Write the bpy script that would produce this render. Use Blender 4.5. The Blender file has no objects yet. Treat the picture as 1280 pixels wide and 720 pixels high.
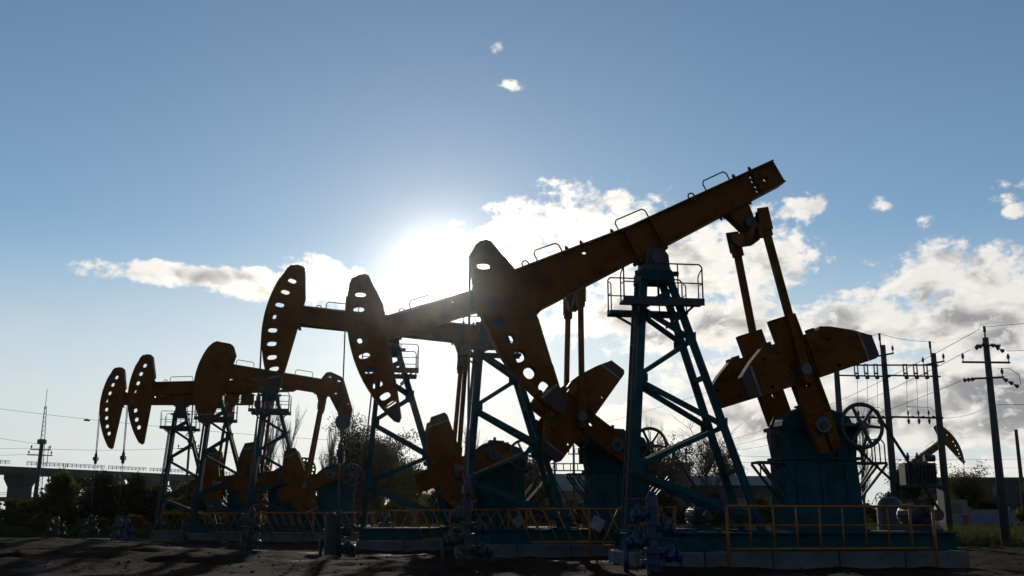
import bpy, bmesh, math, random
from mathutils import Vector, Matrix, noise
from mathutils.geometry import tessellate_polygon
R = math.radians
sc = bpy.context.scene
COL = sc.collection

# ------------------------------------------------------------------ camera
cam_d = bpy.data.cameras.new('camera'); cam = bpy.data.objects.new('camera', cam_d); COL.objects.link(cam)
cam.location = (0, 0, 1.25); cam.rotation_euler = (R(90) + math.atan(288/1280), 0, 0)
cam_d.sensor_width = 36; cam_d.lens = 36; cam_d.clip_start = 0.1; cam_d.clip_end = 6000
sc.camera = cam

# ------------------------------------------------------------------ light and exposure
SUN_AZ, SUN_EL = -3.95, 13.15            # degrees, azimuth from +Y towards +X
SKY_STRENGTH = 0.095
EXPOSURE = 0.0
HAZE, HAZE_G = .00008, .962
saz, sel = R(SUN_AZ), R(SUN_EL)
SUN = Vector((math.sin(saz)*math.cos(sel), math.cos(saz)*math.cos(sel), math.sin(sel)))
sun_d = bpy.data.lights.new('sun', 'SUN'); sun_d.energy = 2.1; sun_d.angle = R(0.53); sun_d.color = (1, .89, .74)
sun = bpy.data.objects.new('sun', sun_d); COL.objects.link(sun)
sun.rotation_euler = (-SUN).to_track_quat('-Z', 'Y').to_euler()
sc.view_settings.view_transform = 'Standard'; sc.view_settings.look = 'None'
sc.view_settings.exposure = EXPOSURE; sc.view_settings.gamma = 1; sc.view_settings.use_curve_mapping = False
sc.cycles.use_denoising = True
sc.cycles.max_bounces = 6; sc.cycles.diffuse_bounces = 3; sc.cycles.glossy_bounces = 3
sc.cycles.transmission_bounces = 4; sc.cycles.volume_bounces = 0; sc.cycles.transparent_max_bounces = 8
sc.cycles.sample_clamp_indirect = 6

# cloud banks: azimuth, elevation, half width, half height in degrees, weight
CLOUDS = [(-15.8,12.75,5.4,.40,1.55),(-19.6,13.0,3.2,.32,.9),(-13.2,12.35,3.2,.5,1.3),(-10.8,12.6,2.4,1.1,1.0),
 (3.9,15.7,4.1,1.9,1.1),(2.3,14.0,5.0,2.1,1.1),(6.1,17.4,1.0,.6,.9),(10.3,13.9,4.6,2.0,1.1),(14.0,14.0,2.4,1.8,1.0),(15.6,12.9,1.4,.8,.9),(16.9,16.4,1.6,.6,.7),
 (7.3,11.2,4.8,1.6,1.0),(10.8,10.4,4.0,.95,1.7),(24.2,11.8,3.8,1.35,1.2),(20.2,10.1,5.2,1.15,1.1),(26,9.7,3.0,1.3,1.6),
 (21.0,5.2,8.5,1.1,1.8),(13.7,7.6,6.0,.9,.9),(25.2,5.9,4.0,1.2,1.9),(9.5,5.2,6.0,.8,1.3),(15.6,2.6,12,.6,.8),
 (-.97,25.87,.6,.42,.3),(0,23.86,.9,.3,.32),(3.3,18.3,.45,.25,.3),(20.65,16.3,.8,.34,.3),(22.6,15.2,.75,.3,.34),(24.5,13.8,.8,.3,.35),(26.3,15.95,.9,.36,.5),(26.8,16.6,1.1,.33,.5),(19.3,11.7,1.9,.32,.8),(27.1,15.2,.55,.34,.5),
 (-.5,11.5,5,2.2,.35)]

def build_world():
    w = bpy.data.worlds.new('World'); sc.world = w; w.use_nodes = True
    nt = w.node_tree; N, Lk = nt.nodes, nt.links; N.clear()
    def M(op, a, b=None, c=None, clamp=False):
        n = N.new('ShaderNodeMath'); n.operation = op; n.use_clamp = clamp
        for i, v in enumerate((a, b, c)):
            if v is None: continue
            if isinstance(v, (int, float)): n.inputs[i].default_value = v
            else: Lk.new(v, n.inputs[i])
        return n.outputs[0]
    def VM(op, a, b):
        n = N.new('ShaderNodeVectorMath'); n.operation = op
        for i, v in enumerate((a, b)):
            if isinstance(v, tuple): n.inputs[i].default_value = v
            else: Lk.new(v, n.inputs[i])
        return n.outputs['Value'] if op == 'DOT_PRODUCT' else n.outputs[0]
    def SS(v, a, b):
        n = N.new('ShaderNodeMapRange'); n.interpolation_type = 'SMOOTHSTEP'; Lk.new(v, n.inputs[0])
        n.inputs[1].default_value = a; n.inputs[2].default_value = b
        return n.outputs[0]
    def MIX(f, a, b, typ='MIX'):
        n = N.new('ShaderNodeMix'); n.data_type = 'RGBA'; n.blend_type = typ
        if isinstance(f, (int, float)): n.inputs[0].default_value = f
        else: Lk.new(f, n.inputs[0])
        for i, v in ((6, a), (7, b)):
            if isinstance(v, tuple): n.inputs[i].default_value = (*v, 1)
            else: Lk.new(v, n.inputs[i])
        return n.outputs[2]
    tc = N.new('ShaderNodeTexCoord'); d = tc.outputs['Generated']
    sx = N.new('ShaderNodeSeparateXYZ'); Lk.new(d, sx.inputs[0])
    az = M('MULTIPLY', M('ARCTAN2', sx.outputs[0], sx.outputs[1]), 180/math.pi)
    el = M('MULTIPLY', M('ARCSINE', sx.outputs[2]), 180/math.pi)
    cb = N.new('ShaderNodeCombineXYZ'); Lk.new(az, cb.inputs[0]); Lk.new(el, cb.inputs[1])
    ae = cb.outputs[0]
    def noise_tex(scale, detail, rough, off, sy=1.5, dist=0.0):
        mp = N.new('ShaderNodeMapping'); Lk.new(ae, mp.inputs[0]); mp.inputs['Location'].default_value = (off, off*.37, 0)
        mp.inputs['Scale'].default_value = (1, sy, 1)
        n = N.new('ShaderNodeTexNoise'); n.noise_dimensions = '2D'; Lk.new(mp.outputs[0], n.inputs['Vector'])
        n.inputs['Scale'].default_value = scale; n.inputs['Detail'].default_value = detail; n.inputs['Roughness'].default_value = rough
        n.inputs['Distortion'].default_value = dist
        return n.outputs[0]
    n1 = noise_tex(.42, 10, .58, 13.7, 1.6, .2)
    n2 = noise_tex(.13, 3, .5, 71.3, 2.2)
    # open sky elsewhere: a loose band of broken cloud low above the horizon all round
    g = M('SUBTRACT', M('MULTIPLY', n2, 2.4), M('ADD', M('MULTIPLY', M('ABSOLUTE', M('SUBTRACT', el, 7)), .14), 1.55))
    front = SS(M('ABSOLUTE', az), 30, 38)
    g = M('ADD', M('MULTIPLY', g, front), M('MULTIPLY', M('SUBTRACT', 1, front), -1.6))
    for a, e, ra, re, wt in CLOUDS:
        q = VM('MULTIPLY', VM('SUBTRACT', ae, (a, e, 0)), (1/(ra*1.3), 1/(re*1.4), 0))
        q = M('SUBTRACT', wt, VM('DOT_PRODUCT', q, q))
        g = M('SMOOTH_MAX', g, q, .25)
    g = M('MAXIMUM', g, -1.6)
    n3 = noise_tex(.36, 3.5, .5, 41.9, 1.7, .3)
    n4 = noise_tex(1.5, 8, .6, 7.7, 1.3, .1)
    dd = M('ADD', M('MULTIPLY', g, .95), M('ADD', M('MULTIPLY', M('SUBTRACT', n1, .5), 3.3), M('MULTIPLY', M('SUBTRACT', n4, .5), 1.7)))
    dens = SS(dd, -.1, .85)
    thick = SS(M('ADD', M('MULTIPLY', g, .8), M('MULTIPLY', M('SUBTRACT', n3, .5), 3.0)), .5, 1.7)
    cosang = VM('DOT_PRODUCT', d, tuple(SUN))
    prox = M('POWER', M('MAXIMUM', cosang, 0), 28)
    prox2 = M('POWER', M('MAXIMUM', cosang, 0), 220)
    sky = N.new('ShaderNodeTexSky'); sky.sky_type = 'NISHITA'; sky.sun_disc = False
    sky.sun_elevation = sel; sky.sun_rotation = saz
    sky.altitude = 0; sky.air_density = .8; sky.dust_density = .08; sky.ozone_density = 1.4
    k = 1/SKY_STRENGTH
    edge = MIX(prox, (.88*k, .84*k, .78*k), (1.25*k, 1.18*k, 1.06*k))
    core = MIX(prox, (.27*k, .268*k, .28*k), (.52*k, .49*k, .46*k))
    cl = MIX(thick, edge, core)
    # silver lining: cloud is brightest where it thins out on the side that faces the sun
    tv = N.new('ShaderNodeVectorMath'); tv.operation = 'NORMALIZE'; Lk.new(VM('SUBTRACT', (SUN_AZ, SUN_EL + 6, 0), ae), tv.inputs[0])
    ts = N.new('ShaderNodeVectorMath'); ts.operation = 'SCALE'; Lk.new(tv.outputs[0], ts.inputs[0]); ts.inputs[3].default_value = .38
    ae_keep = ae; ae = VM('ADD', ae, ts.outputs[0]); n1o = noise_tex(.42, 5, .58, 13.7, 1.6, .2); ae = ae_keep
    rim = SS(M('SUBTRACT', n1, n1o), .0, .16)
    cl = MIX(M('MULTIPLY', rim, .6), cl, MIX(prox, (1.0*k, .96*k, .90*k), (1.4*k, 1.3*k, 1.15*k)))
    cl = MIX(prox2, cl, (2.2*k, 2.0*k, 1.7*k))
    # thin pale veil of distant cloud low over the horizon, all the way round
    veil = M('MULTIPLY', SS(el, 16, 2.5), M('ADD', .72, M('MULTIPLY', n3, .45)), None, True)
    vcol = MIX(prox, (.66*k, .70*k, .70*k), (.95*k, .92*k, .86*k))
    # cloud and veil scatter light forward: brighter towards the sun, dimmer away from it
    ph = N.new('ShaderNodeMapRange'); ph.interpolation_type = 'SMOOTHSTEP'; Lk.new(cosang, ph.inputs[0])
    ph.inputs[1].default_value = -.6; ph.inputs[2].default_value = .86; ph.inputs[3].default_value = .26; ph.inputs[4].default_value = 1
    cc = N.new('ShaderNodeCombineColor'); [Lk.new(ph.outputs[0], cc.inputs[i]) for i in range(3)]
    vcol = MIX(1.0, vcol, cc.outputs[0], 'MULTIPLY'); cl = MIX(1.0, cl, cc.outputs[0], 'MULTIPLY')
    base = MIX(veil, MIX(1.0, sky.outputs[0], (.93, 1.01, 1.0), 'MULTIPLY'), vcol)
    col = MIX(M('MULTIPLY', dens, .93), base, cl)
    bg = N.new('ShaderNodeBackground'); bg.inputs[1].default_value = SKY_STRENGTH; Lk.new(col, bg.inputs[0])
    out = N.new('ShaderNodeOutputWorld'); Lk.new(bg.outputs[0], out.inputs[0])
    w.cycles.sampling_method = 'MANUAL'; w.cycles.sample_map_resolution = 512
build_world()

# ------------------------------------------------------------------ haze volume added to imitate the lens glow around the sun
def build_haze():
    me = bpy.data.meshes.new('haze'); bm = bmesh.new(); bmesh.ops.create_cube(bm, size=1)
    for v in bm.verts: v.co = Vector((v.co.x*3100, 600 + v.co.y*1900, 19.5 + v.co.z*43))
    bm.to_mesh(me); bm.free()
    m = bpy.data.materials.new('haze'); m.use_nodes = True; nt = m.node_tree; nt.nodes.clear()
    v = nt.nodes.new('ShaderNodeVolumePrincipled'); o = nt.nodes.new('ShaderNodeOutputMaterial')
    v.inputs['Color'].default_value = (.95, .95, .95, 1); v.inputs['Density'].default_value = HAZE; v.inputs['Anisotropy'].default_value = HAZE_G
    nt.links.new(v.outputs[0], o.inputs['Volume']); me.materials.append(m)
    h = bpy.data.objects.new('haze', me); COL.objects.link(h); h['kind'] = 'stuff'; h['label'] = 'added haze volume that makes the glow around the sun'
build_haze()

# ------------------------------------------------------------------ materials
MATS = {}
def material(name, base, rough=.6, metal=0.0, var=None, scale=3.0, amt=.5, bump=0.0, bscale=20, spec=.4, rvar=0.0, trans=None, streak=0.0):
    m = bpy.data.materials.new(name); m.use_nodes = True; nt = m.node_tree; b = nt.nodes['Principled BSDF']
    b.inputs['Base Color'].default_value = (*base, 1); b.inputs['Roughness'].default_value = rough
    b.inputs['Metallic'].default_value = metal; b.inputs['Specular IOR Level'].default_value = spec
    tc = nt.nodes.new('ShaderNodeTexCoord')
    if var is not None:
        n = nt.nodes.new('ShaderNodeTexNoise'); n.inputs['Scale'].default_value = scale; n.inputs['Detail'].default_value = 7; n.inputs['Roughness'].default_value = .65
        nt.links.new(tc.outputs['Object'], n.inputs['Vector'])
        r = nt.nodes.new('ShaderNodeMapRange'); nt.links.new(n.outputs[0], r.inputs[0]); r.inputs[1].default_value = .62 - amt*.3; r.inputs[2].default_value = .72
        mx = nt.nodes.new('ShaderNodeMix'); mx.data_type = 'RGBA'; nt.links.new(r.outputs[0], mx.inputs[0])
        mx.inputs[6].default_value = (*base, 1); mx.inputs[7].default_value = (*var, 1)
        nt.links.new(mx.outputs[2], b.inputs['Base Color'])
        if rvar:
            r2 = nt.nodes.new('ShaderNodeMapRange'); nt.links.new(n.outputs[0], r2.inputs[0]); r2.inputs[1].default_value = .35; r2.inputs[2].default_value = .7
            r2.inputs[3].default_value = rough; r2.inputs[4].default_value = min(1, rough + rvar); nt.links.new(r2.outputs[0], b.inputs['Roughness'])
    if streak:
        mp = nt.nodes.new('ShaderNodeMapping'); nt.links.new(tc.outputs['Object'], mp.inputs[0]); mp.inputs['Scale'].default_value = (5, 5, .45)
        n = nt.nodes.new('ShaderNodeTexNoise'); n.inputs['Scale'].default_value = 1.6; n.inputs['Detail'].default_value = 6; nt.links.new(mp.outputs[0], n.inputs['Vector'])
        r = nt.nodes.new('ShaderNodeMapRange'); nt.links.new(n.outputs[0], r.inputs[0]); r.inputs[1].default_value = .52; r.inputs[2].default_value = .75; r.inputs[4].default_value = streak
        mx2 = nt.nodes.new('ShaderNodeMix'); mx2.data_type = 'RGBA'; nt.links.new(r.outputs[0], mx2.inputs[0]); nt.links.new(mx.outputs[2], mx2.inputs[6]); mx2.inputs[7].default_value = (.018, .012, .009, 1)
        nt.links.new(mx2.outputs[2], b.inputs['Base Color'])
    if bump:
        n = nt.nodes.new('ShaderNodeTexNoise'); n.inputs['Scale'].default_value = bscale; n.inputs['Detail'].default_value = 6
        nt.links.new(tc.outputs['Object'], n.inputs['Vector'])
        bp = nt.nodes.new('ShaderNodeBump'); bp.inputs['Strength'].default_value = bump; bp.inputs['Distance'].default_value = .05
        nt.links.new(n.outputs[0], bp.inputs['Height']); nt.links.new(bp.outputs[0], b.inputs['Normal'])
    if trans:
        b.inputs['Specular IOR Level'].default_value = .05
        t = nt.nodes.new('ShaderNodeBsdfTranslucent'); t.inputs[0].default_value = (*trans, 1)
        ms = nt.nodes.new('ShaderNodeMixShader'); ms.inputs[0].default_value = .35
        nt.links.new(b.outputs[0], ms.inputs[1]); nt.links.new(t.outputs[0], ms.inputs[2])
        nt.links.new(ms.outputs[0], nt.nodes['Material Output'].inputs[0])
    MATS[name] = m; return m
material('orange', (.165, .046, .0012), .6, 0, (.065, .017, .0015), 1.7, .5, .12, 25, .12, .25, None, .55)
material('orange_bright', (.34, .105, .006), .5, 0, (.16, .055, .015), 3, .5, .1, 30, .4, .2)
material('teal', (.0010, .060, .070), .55, 0, (.010, .026, .026), 1.8, .5, .1, 25, .15, .3, None, .5)
material('red_paint', (.05, .013, .018), .5, 0, (.06, .02, .02), 3, .6, .1, 30)
material('white_paint', (.12, .115, .11), .6, 0, (.3, .27, .23), 4, .6)
material('dark_steel', (.025, .025, .027), .55, .1, (.06, .04, .03), 4, .5, .08, 40)
material('bare_steel', (.085, .085, .09), .5, .5, (.16, .13, .11), 6, .6, .1, 40)
material('grey_iron', (.05, .046, .052), .5, .3, (.07, .05, .04), 4, .5, .08, 40)
material('cable', (.05, .045, .04), .5, .6)
material('rubber', (.02, .02, .02), .7)
material('plinth_concrete', (.125, .12, .125), .85, 0, (.07, .064, .058), 2.2, .7, .4, 18)
material('pole_concrete', (.065, .061, .057), .85, 0, (.04, .036, .032), 1.6, .6, .25, 25)
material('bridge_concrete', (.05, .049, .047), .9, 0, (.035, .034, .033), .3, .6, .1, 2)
material('blue_paint', (.0015, .014, .062), .4, 0, (.02, .03, .06), 6, .6, .1, 40, .5, .2)
material('red_wheel', (.2, .02, .015), .45)
material('insulator', (.05, .03, .025), .25)
material('leaf', (.05, .058, .012), .7, 0, (.085, .07, .014), .6, .6, 0, 1, .15, 0, (.15, .13, .02))
material('leaf_dark', (.022, .027, .008), .7, 0, (.055, .045, .012), .6, .6, 0, 1, .15, 0, (.05, .045, .008))
material('leaf_dry', (.085, .06, .022), .7, 0, (.05, .048, .016), .6, .6, 0, 1, .15, 0, (.17, .12, .03))
material('bark', (.07, .055, .045), .9, 0, (.04, .03, .025), 5, .6, .3, 30)
material('grass', (.07, .085, .025), .7, 0, (.12, .10, .045), .4, .6, 0, 1, .3, 0, (.09, .10, .025))
material('brick_wall', (.17, .075, .055), .85, 0, (.11, .06, .05), 2, .6)
material('render_wall', (.05, .048, .049), .85, 0, (.032, .03, .03), .6, .6)
material('roof_sheet', (.09, .085, .085), .6, .2, (.06, .05, .045), .8, .6)
material('glass', (.02, .025, .03), .1, 0, None, 1, 0, 0, 1, .6)
material('truck_white', (.13, .13, .13), .45, 0, (.15, .14, .13), 2, .4)
material('truck_blue', (.05, .13, .30), .4, 0, (.1, .12, .16), 2, .5)
material('sign_white', (.2, .2, .2), .5, 0, (.45, .42, .4), 4, .4)

# ------------------------------------------------------------------ mesh builder
class MB:
    def __init__(s): s.v = []; s.f = []; s.sm = []
    def _add(s, vs, fs, smooth=False):
        o = len(s.v); s.v += [tuple(p) for p in vs]; s.f += [tuple(i + o for i in f) for f in fs]; s.sm += [smooth]*len(fs); return s
    def box(s, x0, x1, y0, y1, z0, z1):
        vs = [(x, y, z) for x in (x0, x1) for y in (y0, y1) for z in (z0, z1)]
        return s._add(vs, [(0,1,3,2),(4,6,7,5),(0,4,5,1),(2,3,7,6),(0,2,6,4),(1,5,7,3)])
    def bar(s, p0, p1, w, h=None, up=(0, 1, 0), w1=None, h1=None):
        p0, p1 = Vector(p0), Vector(p1); h = h or w; w1 = w1 or w; h1 = h1 or h; d = (p1 - p0).normalized(); u = Vector(up)
        a = d.cross(u)
        if a.length < 1e-4: a = d.cross(Vector((1, 0, 0)))
        a.normalize(); b = a.cross(d).normalized(); vs = []
        for p, ww, hh in ((p0, w, h), (p1, w1, h1)):
            for i, j in ((-1,-1),(1,-1),(1,1),(-1,1)): vs.append(p + a*(i*ww/2) + b*(j*hh/2))
        return s._add(vs, [(3,2,1,0),(4,5,6,7),(0,1,5,4),(1,2,6,5),(2,3,7,6),(3,0,4,7)])
    def ibeam(s, p0, p1, h, w, tf=.04, tw=.03):
        p0, p1 = Vector(p0), Vector(p1); z = Vector((0, 0, 1))
        s.bar(p0 + z*(h/2 - tf/2), p1 + z*(h/2 - tf/2), w, tf, (0, 0, 1))
        s.bar(p0 - z*(h/2 - tf/2), p1 - z*(h/2 - tf/2), w, tf, (0, 0, 1))
        return s.bar(p0, p1, tw, h - 2*tf, (0, 0, 1))
    def tube(s, p0, p1, r, n=8, r1=None, caps=True):
        p0, p1 = Vector(p0), Vector(p1); r1 = r if r1 is None else r1; d = (p1 - p0).normalized()
        a = d.orthogonal().normalized(); b = d.cross(a); vs = []
        for p, rr in ((p0, r), (p1, r1)):
            for i in range(n):
                t = 2*math.pi*i/n; vs.append(p + a*(rr*math.cos(t)) + b*(rr*math.sin(t)))
        s._add(vs, [(i, (i+1) % n, n + (i+1) % n, n + i) for i in range(n)], n > 5)
        if caps: o = len(s.v) - 2*n; s.f += [tuple(o + n - 1 - i for i in range(n)), tuple(o + n + i for i in range(n))]; s.sm += [False]*2
        return s
    def path(s, pts, r, n=6):
        for a, b in zip(pts, pts[1:]): s.tube(a, b, r, n)
        return s
    def lathe_y(s, c, prof, n=24):          # prof: (y, r) along +y
        vs = []
        for y, r in prof:
            for i in range(n):
                t = 2*math.pi*i/n; vs.append((c[0] + r*math.cos(t), c[1] + y, c[2] + r*math.sin(t)))
        m = len(prof); fs = [(j*n + i, (j+1)*n + i, (j+1)*n + (i+1) % n, j*n + (i+1) % n) for j in range(m-1) for i in range(n)]
        s._add(vs, fs, False)
        o = len(s.v) - m*n
        s.f += [tuple(o + i for i in range(n)), tuple(o + (m-1)*n + n - 1 - i for i in range(n))]; s.sm += [False]*2
        return s
    def lathe_z(s, c, prof, n=12):
        vs = []
        for z, r in prof:
            for i in range(n):
                t = 2*math.pi*i/n; vs.append((c[0] + r*math.cos(t), c[1] + r*math.sin(t), c[2] + z))
        m = len(prof); fs = [(j*n + i, j*n + (i+1) % n, (j+1)*n + (i+1) % n, (j+1)*n + i) for j in range(m-1) for i in range(n)]
        s._add(vs, fs, False)
        o = len(s.v) - m*n
        s.f += [tuple(o + n - 1 - i for i in range(n)), tuple(o + (m-1)*n + i for i in range(n))]; s.sm += [False]*2
        return s
    def plate(s, outline, holes, y0, y1):   # xz outline with holes, thickness along y
        loops = [outline] + list(holes)
        tris = tessellate_polygon([[Vector((x, z, 0)) for x, z in lp] for lp in loops])
        flat = [p for lp in loops for p in lp]; n = len(flat)
        vs = [(x, y0, z) for x, z in flat] + [(x, y1, z) for x, z in flat]
        fs = [tuple(t) for t in tris] + [tuple(n + i for i in reversed(t)) for t in tris]
        o = 0
        for lp in loops:
            m = len(lp)
            for i in range(m): a, b = o + i, o + (i+1) % m; fs.append((a, b, n + b, n + a))
            o += m
        return s._add(vs, fs)
    def torus_y(s, c, Rr, r, n=28, k=6):
        vs = []
        for i in range(n):
            t = 2*math.pi*i/n
            for j in range(k):
                q = 2*math.pi*j/k; rr = Rr + r*math.cos(q)
                vs.append((c[0] + rr*math.cos(t), c[1] + r*math.sin(q), c[2] + rr*math.sin(t)))
        return s._add(vs, [(i*k + j, i*k + (j+1) % k, ((i+1) % n)*k + (j+1) % k, ((i+1) % n)*k + j) for i in range(n) for j in range(k)], True)
    def mesh(s, name, mat):
        me = bpy.data.meshes.new(name); me.from_pydata(s.v, [], s.f); me.materials.append(MATS[mat])
        me.polygons.foreach_set('use_smooth', s.sm)
        bm = bmesh.new(); bm.from_mesh(me); bmesh.ops.recalc_face_normals(bm, faces=bm.faces); bm.to_mesh(me); bm.free()
        me.update(); return me
CACHE = {}
def obj(name, mesh, parent=None, loc=(0, 0, 0), rot=(0, 0, 0), label=None, cat=None, group=None, kind=None):
    o = bpy.data.objects.new(name, mesh); COL.objects.link(o); o.parent = parent
    o.location = loc; o.rotation_euler = rot
    if label: o['label'] = label
    if cat: o['category'] = cat
    if group: o['group'] = group
    if kind: o['kind'] = kind
    return o
def part(name, parent, mat, fn, key=None, **kw):
    if key is not None and key in CACHE: me = CACHE[key]
    else:
        mb = MB(); fn(mb); me = mb.mesh(name, mat)
        if key is not None: CACHE[key] = me
    return obj(name, me, parent, **kw)
def empty(name, loc, rz, label, cat, group=None):
    o = obj(name, None, None, loc, (0, 0, rz), label, cat, group); o.empty_display_size = .2; return o

# ------------------------------------------------------------------ ground
def ground_z(x, y):
    z = .10*(noise.noise(Vector((x*.09, y*.09, 1))) - .1)
    d = math.hypot(x, y)
    mound = max(0, 1 - ((x + 11)/8)**2 - ((y - 29.5)/4.2)**2)
    mound2 = max(0, 1 - ((x + 5)/4)**2 - ((y - 25.5)/2.2)**2)
    mound3 = max(0, 1 - ((x + 20)/7)**2 - ((y - 44)/5)**2)
    rough = noise.fractal(Vector((x*.55, y*.55, 3.3)), .55, 2.1, 6)
    z += .38*mound**1.2 + .2*mound2**1.2 + .4*mound3 + .075*rough*(1 if d < 70 else .4)
    if d < 62: z += .06*max(0, noise.noise(Vector((x*1.7, y*1.7, 9))) - .05) + .09*max(0, noise.noise(Vector((x*.8, y*.5, 19))) - .15)
    # wheel ruts crossing in front of the pumps
    t = y - (26.0 - .12*x)
    if y < 40: z -= .07*math.exp(-(t/.35)**2) + .07*math.exp(-((t - 1.7)/.35)**2)
    return z + .05
def build_ground():
    def axis(lo, hi, c0, c1, fine, g):
        a = []; x = c0
        while x < c1: a.append(x); x += fine
        st = fine; b = []; y = c1
        while y < hi: b.append(y); st *= g; y += st
        b.append(hi); st = fine; cc = []; y = c0 - fine
        while y > lo: cc.append(y); st *= g; y -= st
        cc.append(lo); return cc[::-1] + a + b
    xs = axis(-1500, 1500, -30, 26, .3, 1.16); ys = axis(-300, 1500, 19, 60, .22, 1.16)
    vs = [(x, y, ground_z(x, y)) for y in ys for x in xs]; nx = len(xs)
    fs = [(j*nx + i, j*nx + i + 1, (j+1)*nx + i + 1, (j+1)*nx + i) for j in range(len(ys)-1) for i in range(nx-1)]
    me = bpy.data.meshes.new('ground'); me.from_pydata(vs, [], fs); me.polygons.foreach_set('use_smooth', [True]*len(fs))
    m = bpy.data.materials.new('dirt'); m.use_nodes = True; nt = m.node_tree; b = nt.nodes['Principled BSDF']
    tc = nt.nodes.new('ShaderNodeTexCoord')
    def nz(sc_, det, sx=1):
        mp = nt.nodes.new('ShaderNodeMapping'); nt.links.new(tc.outputs['Object'], mp.inputs[0]); mp.inputs['Scale'].default_value = (1, sx, 1)
        n = nt.nodes.new('ShaderNodeTexNoise'); n.inputs['Scale'].default_value = sc_; n.inputs['Detail'].default_value = det; n.inputs['Roughness'].default_value = .65
        nt.links.new(mp.outputs[0], n.inputs['Vector']); return n.outputs[0]
    a = nz(.35, 8); c = nz(3.2, 8); wet = nz(.16, 6, 1.6)
    r = nt.nodes.new('ShaderNodeValToRGB'); nt.links.new(a, r.inputs[0])
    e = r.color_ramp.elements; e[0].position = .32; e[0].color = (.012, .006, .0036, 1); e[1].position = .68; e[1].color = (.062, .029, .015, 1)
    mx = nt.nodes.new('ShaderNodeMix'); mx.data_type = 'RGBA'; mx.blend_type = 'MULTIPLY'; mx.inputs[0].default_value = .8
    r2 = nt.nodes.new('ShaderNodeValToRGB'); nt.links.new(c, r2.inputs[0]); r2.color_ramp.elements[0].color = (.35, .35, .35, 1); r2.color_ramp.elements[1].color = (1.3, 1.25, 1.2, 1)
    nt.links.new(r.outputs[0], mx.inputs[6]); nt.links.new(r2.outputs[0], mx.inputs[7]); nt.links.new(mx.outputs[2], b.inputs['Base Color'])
    mr = nt.nodes.new('ShaderNodeMapRange'); nt.links.new(wet, mr.inputs[0]); mr.inputs[1].default_value = .56; mr.inputs[2].default_value = .66; mr.inputs[3].default_value = .95; mr.inputs[4].default_value = .5
    nt.links.new(mr.outputs[0], b.inputs['Roughness']); b.inputs['Specular IOR Level'].default_value = .04
    bp = nt.nodes.new('ShaderNodeBump'); bp.inputs['Strength'].default_value = 1.0; bp.inputs['Distance'].default_value = .16
    nt.links.new(nz(5.5, 8), bp.inputs['Height']); nt.links.new(bp.outputs[0], b.inputs['Normal'])
    me.materials.append(m)
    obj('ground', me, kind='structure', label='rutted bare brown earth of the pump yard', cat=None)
build_ground()
def rubble(name, label, n, seed, smin, smax, region):
    rr = random.Random(seed); vs, fs = [], []
    base = [(1,0,0),(-.8,.2,0),(.1,1,0),(-.1,-1,.1),(.1,0,.5),(.2,.5,.38)]
    tri = [(0,2,5),(2,1,5),(1,4,5),(4,0,5),(1,3,4),(3,0,4),(0,3,1),(0,1,2)]
    for i in range(n):
        x, y = rr.uniform(*region[:2]), region[2] + (region[3] - region[2])*rr.random()**1.5
        if noise.noise(Vector((x*.3, y*.3, seed))) < rr.uniform(-.5, .35): continue
        s_ = smin + (smax - smin)*rr.random()**4; a = rr.uniform(0, 6.28); c, d = math.cos(a), math.sin(a); z = ground_z(x, y) - .15*s_; o = len(vs)
        for px, py, pz in base:
            px, py, pz = px*rr.uniform(.6, 1.2)*s_, py*rr.uniform(.5, 1)*s_, pz*rr.uniform(.6, 1.2)*s_
            vs.append((x + px*c - py*d, y + px*d + py*c, z + pz))
        fs += [tuple(o + k for k in t) for t in tri]
    me = bpy.data.meshes.new(name); me.from_pydata(vs, [], fs); me.materials.append(material('clod', (.022, .012, .007), .95, 0, (.055, .03, .018), .8, .7, 0, 1, .03)); obj(name, me, label=label, cat='rubble', kind='stuff')
rubble('rubble', 'loose clods and stones scattered over the bare yard', 14000, 21, .015, .10, (-26, 24, 20, 56))

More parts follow.
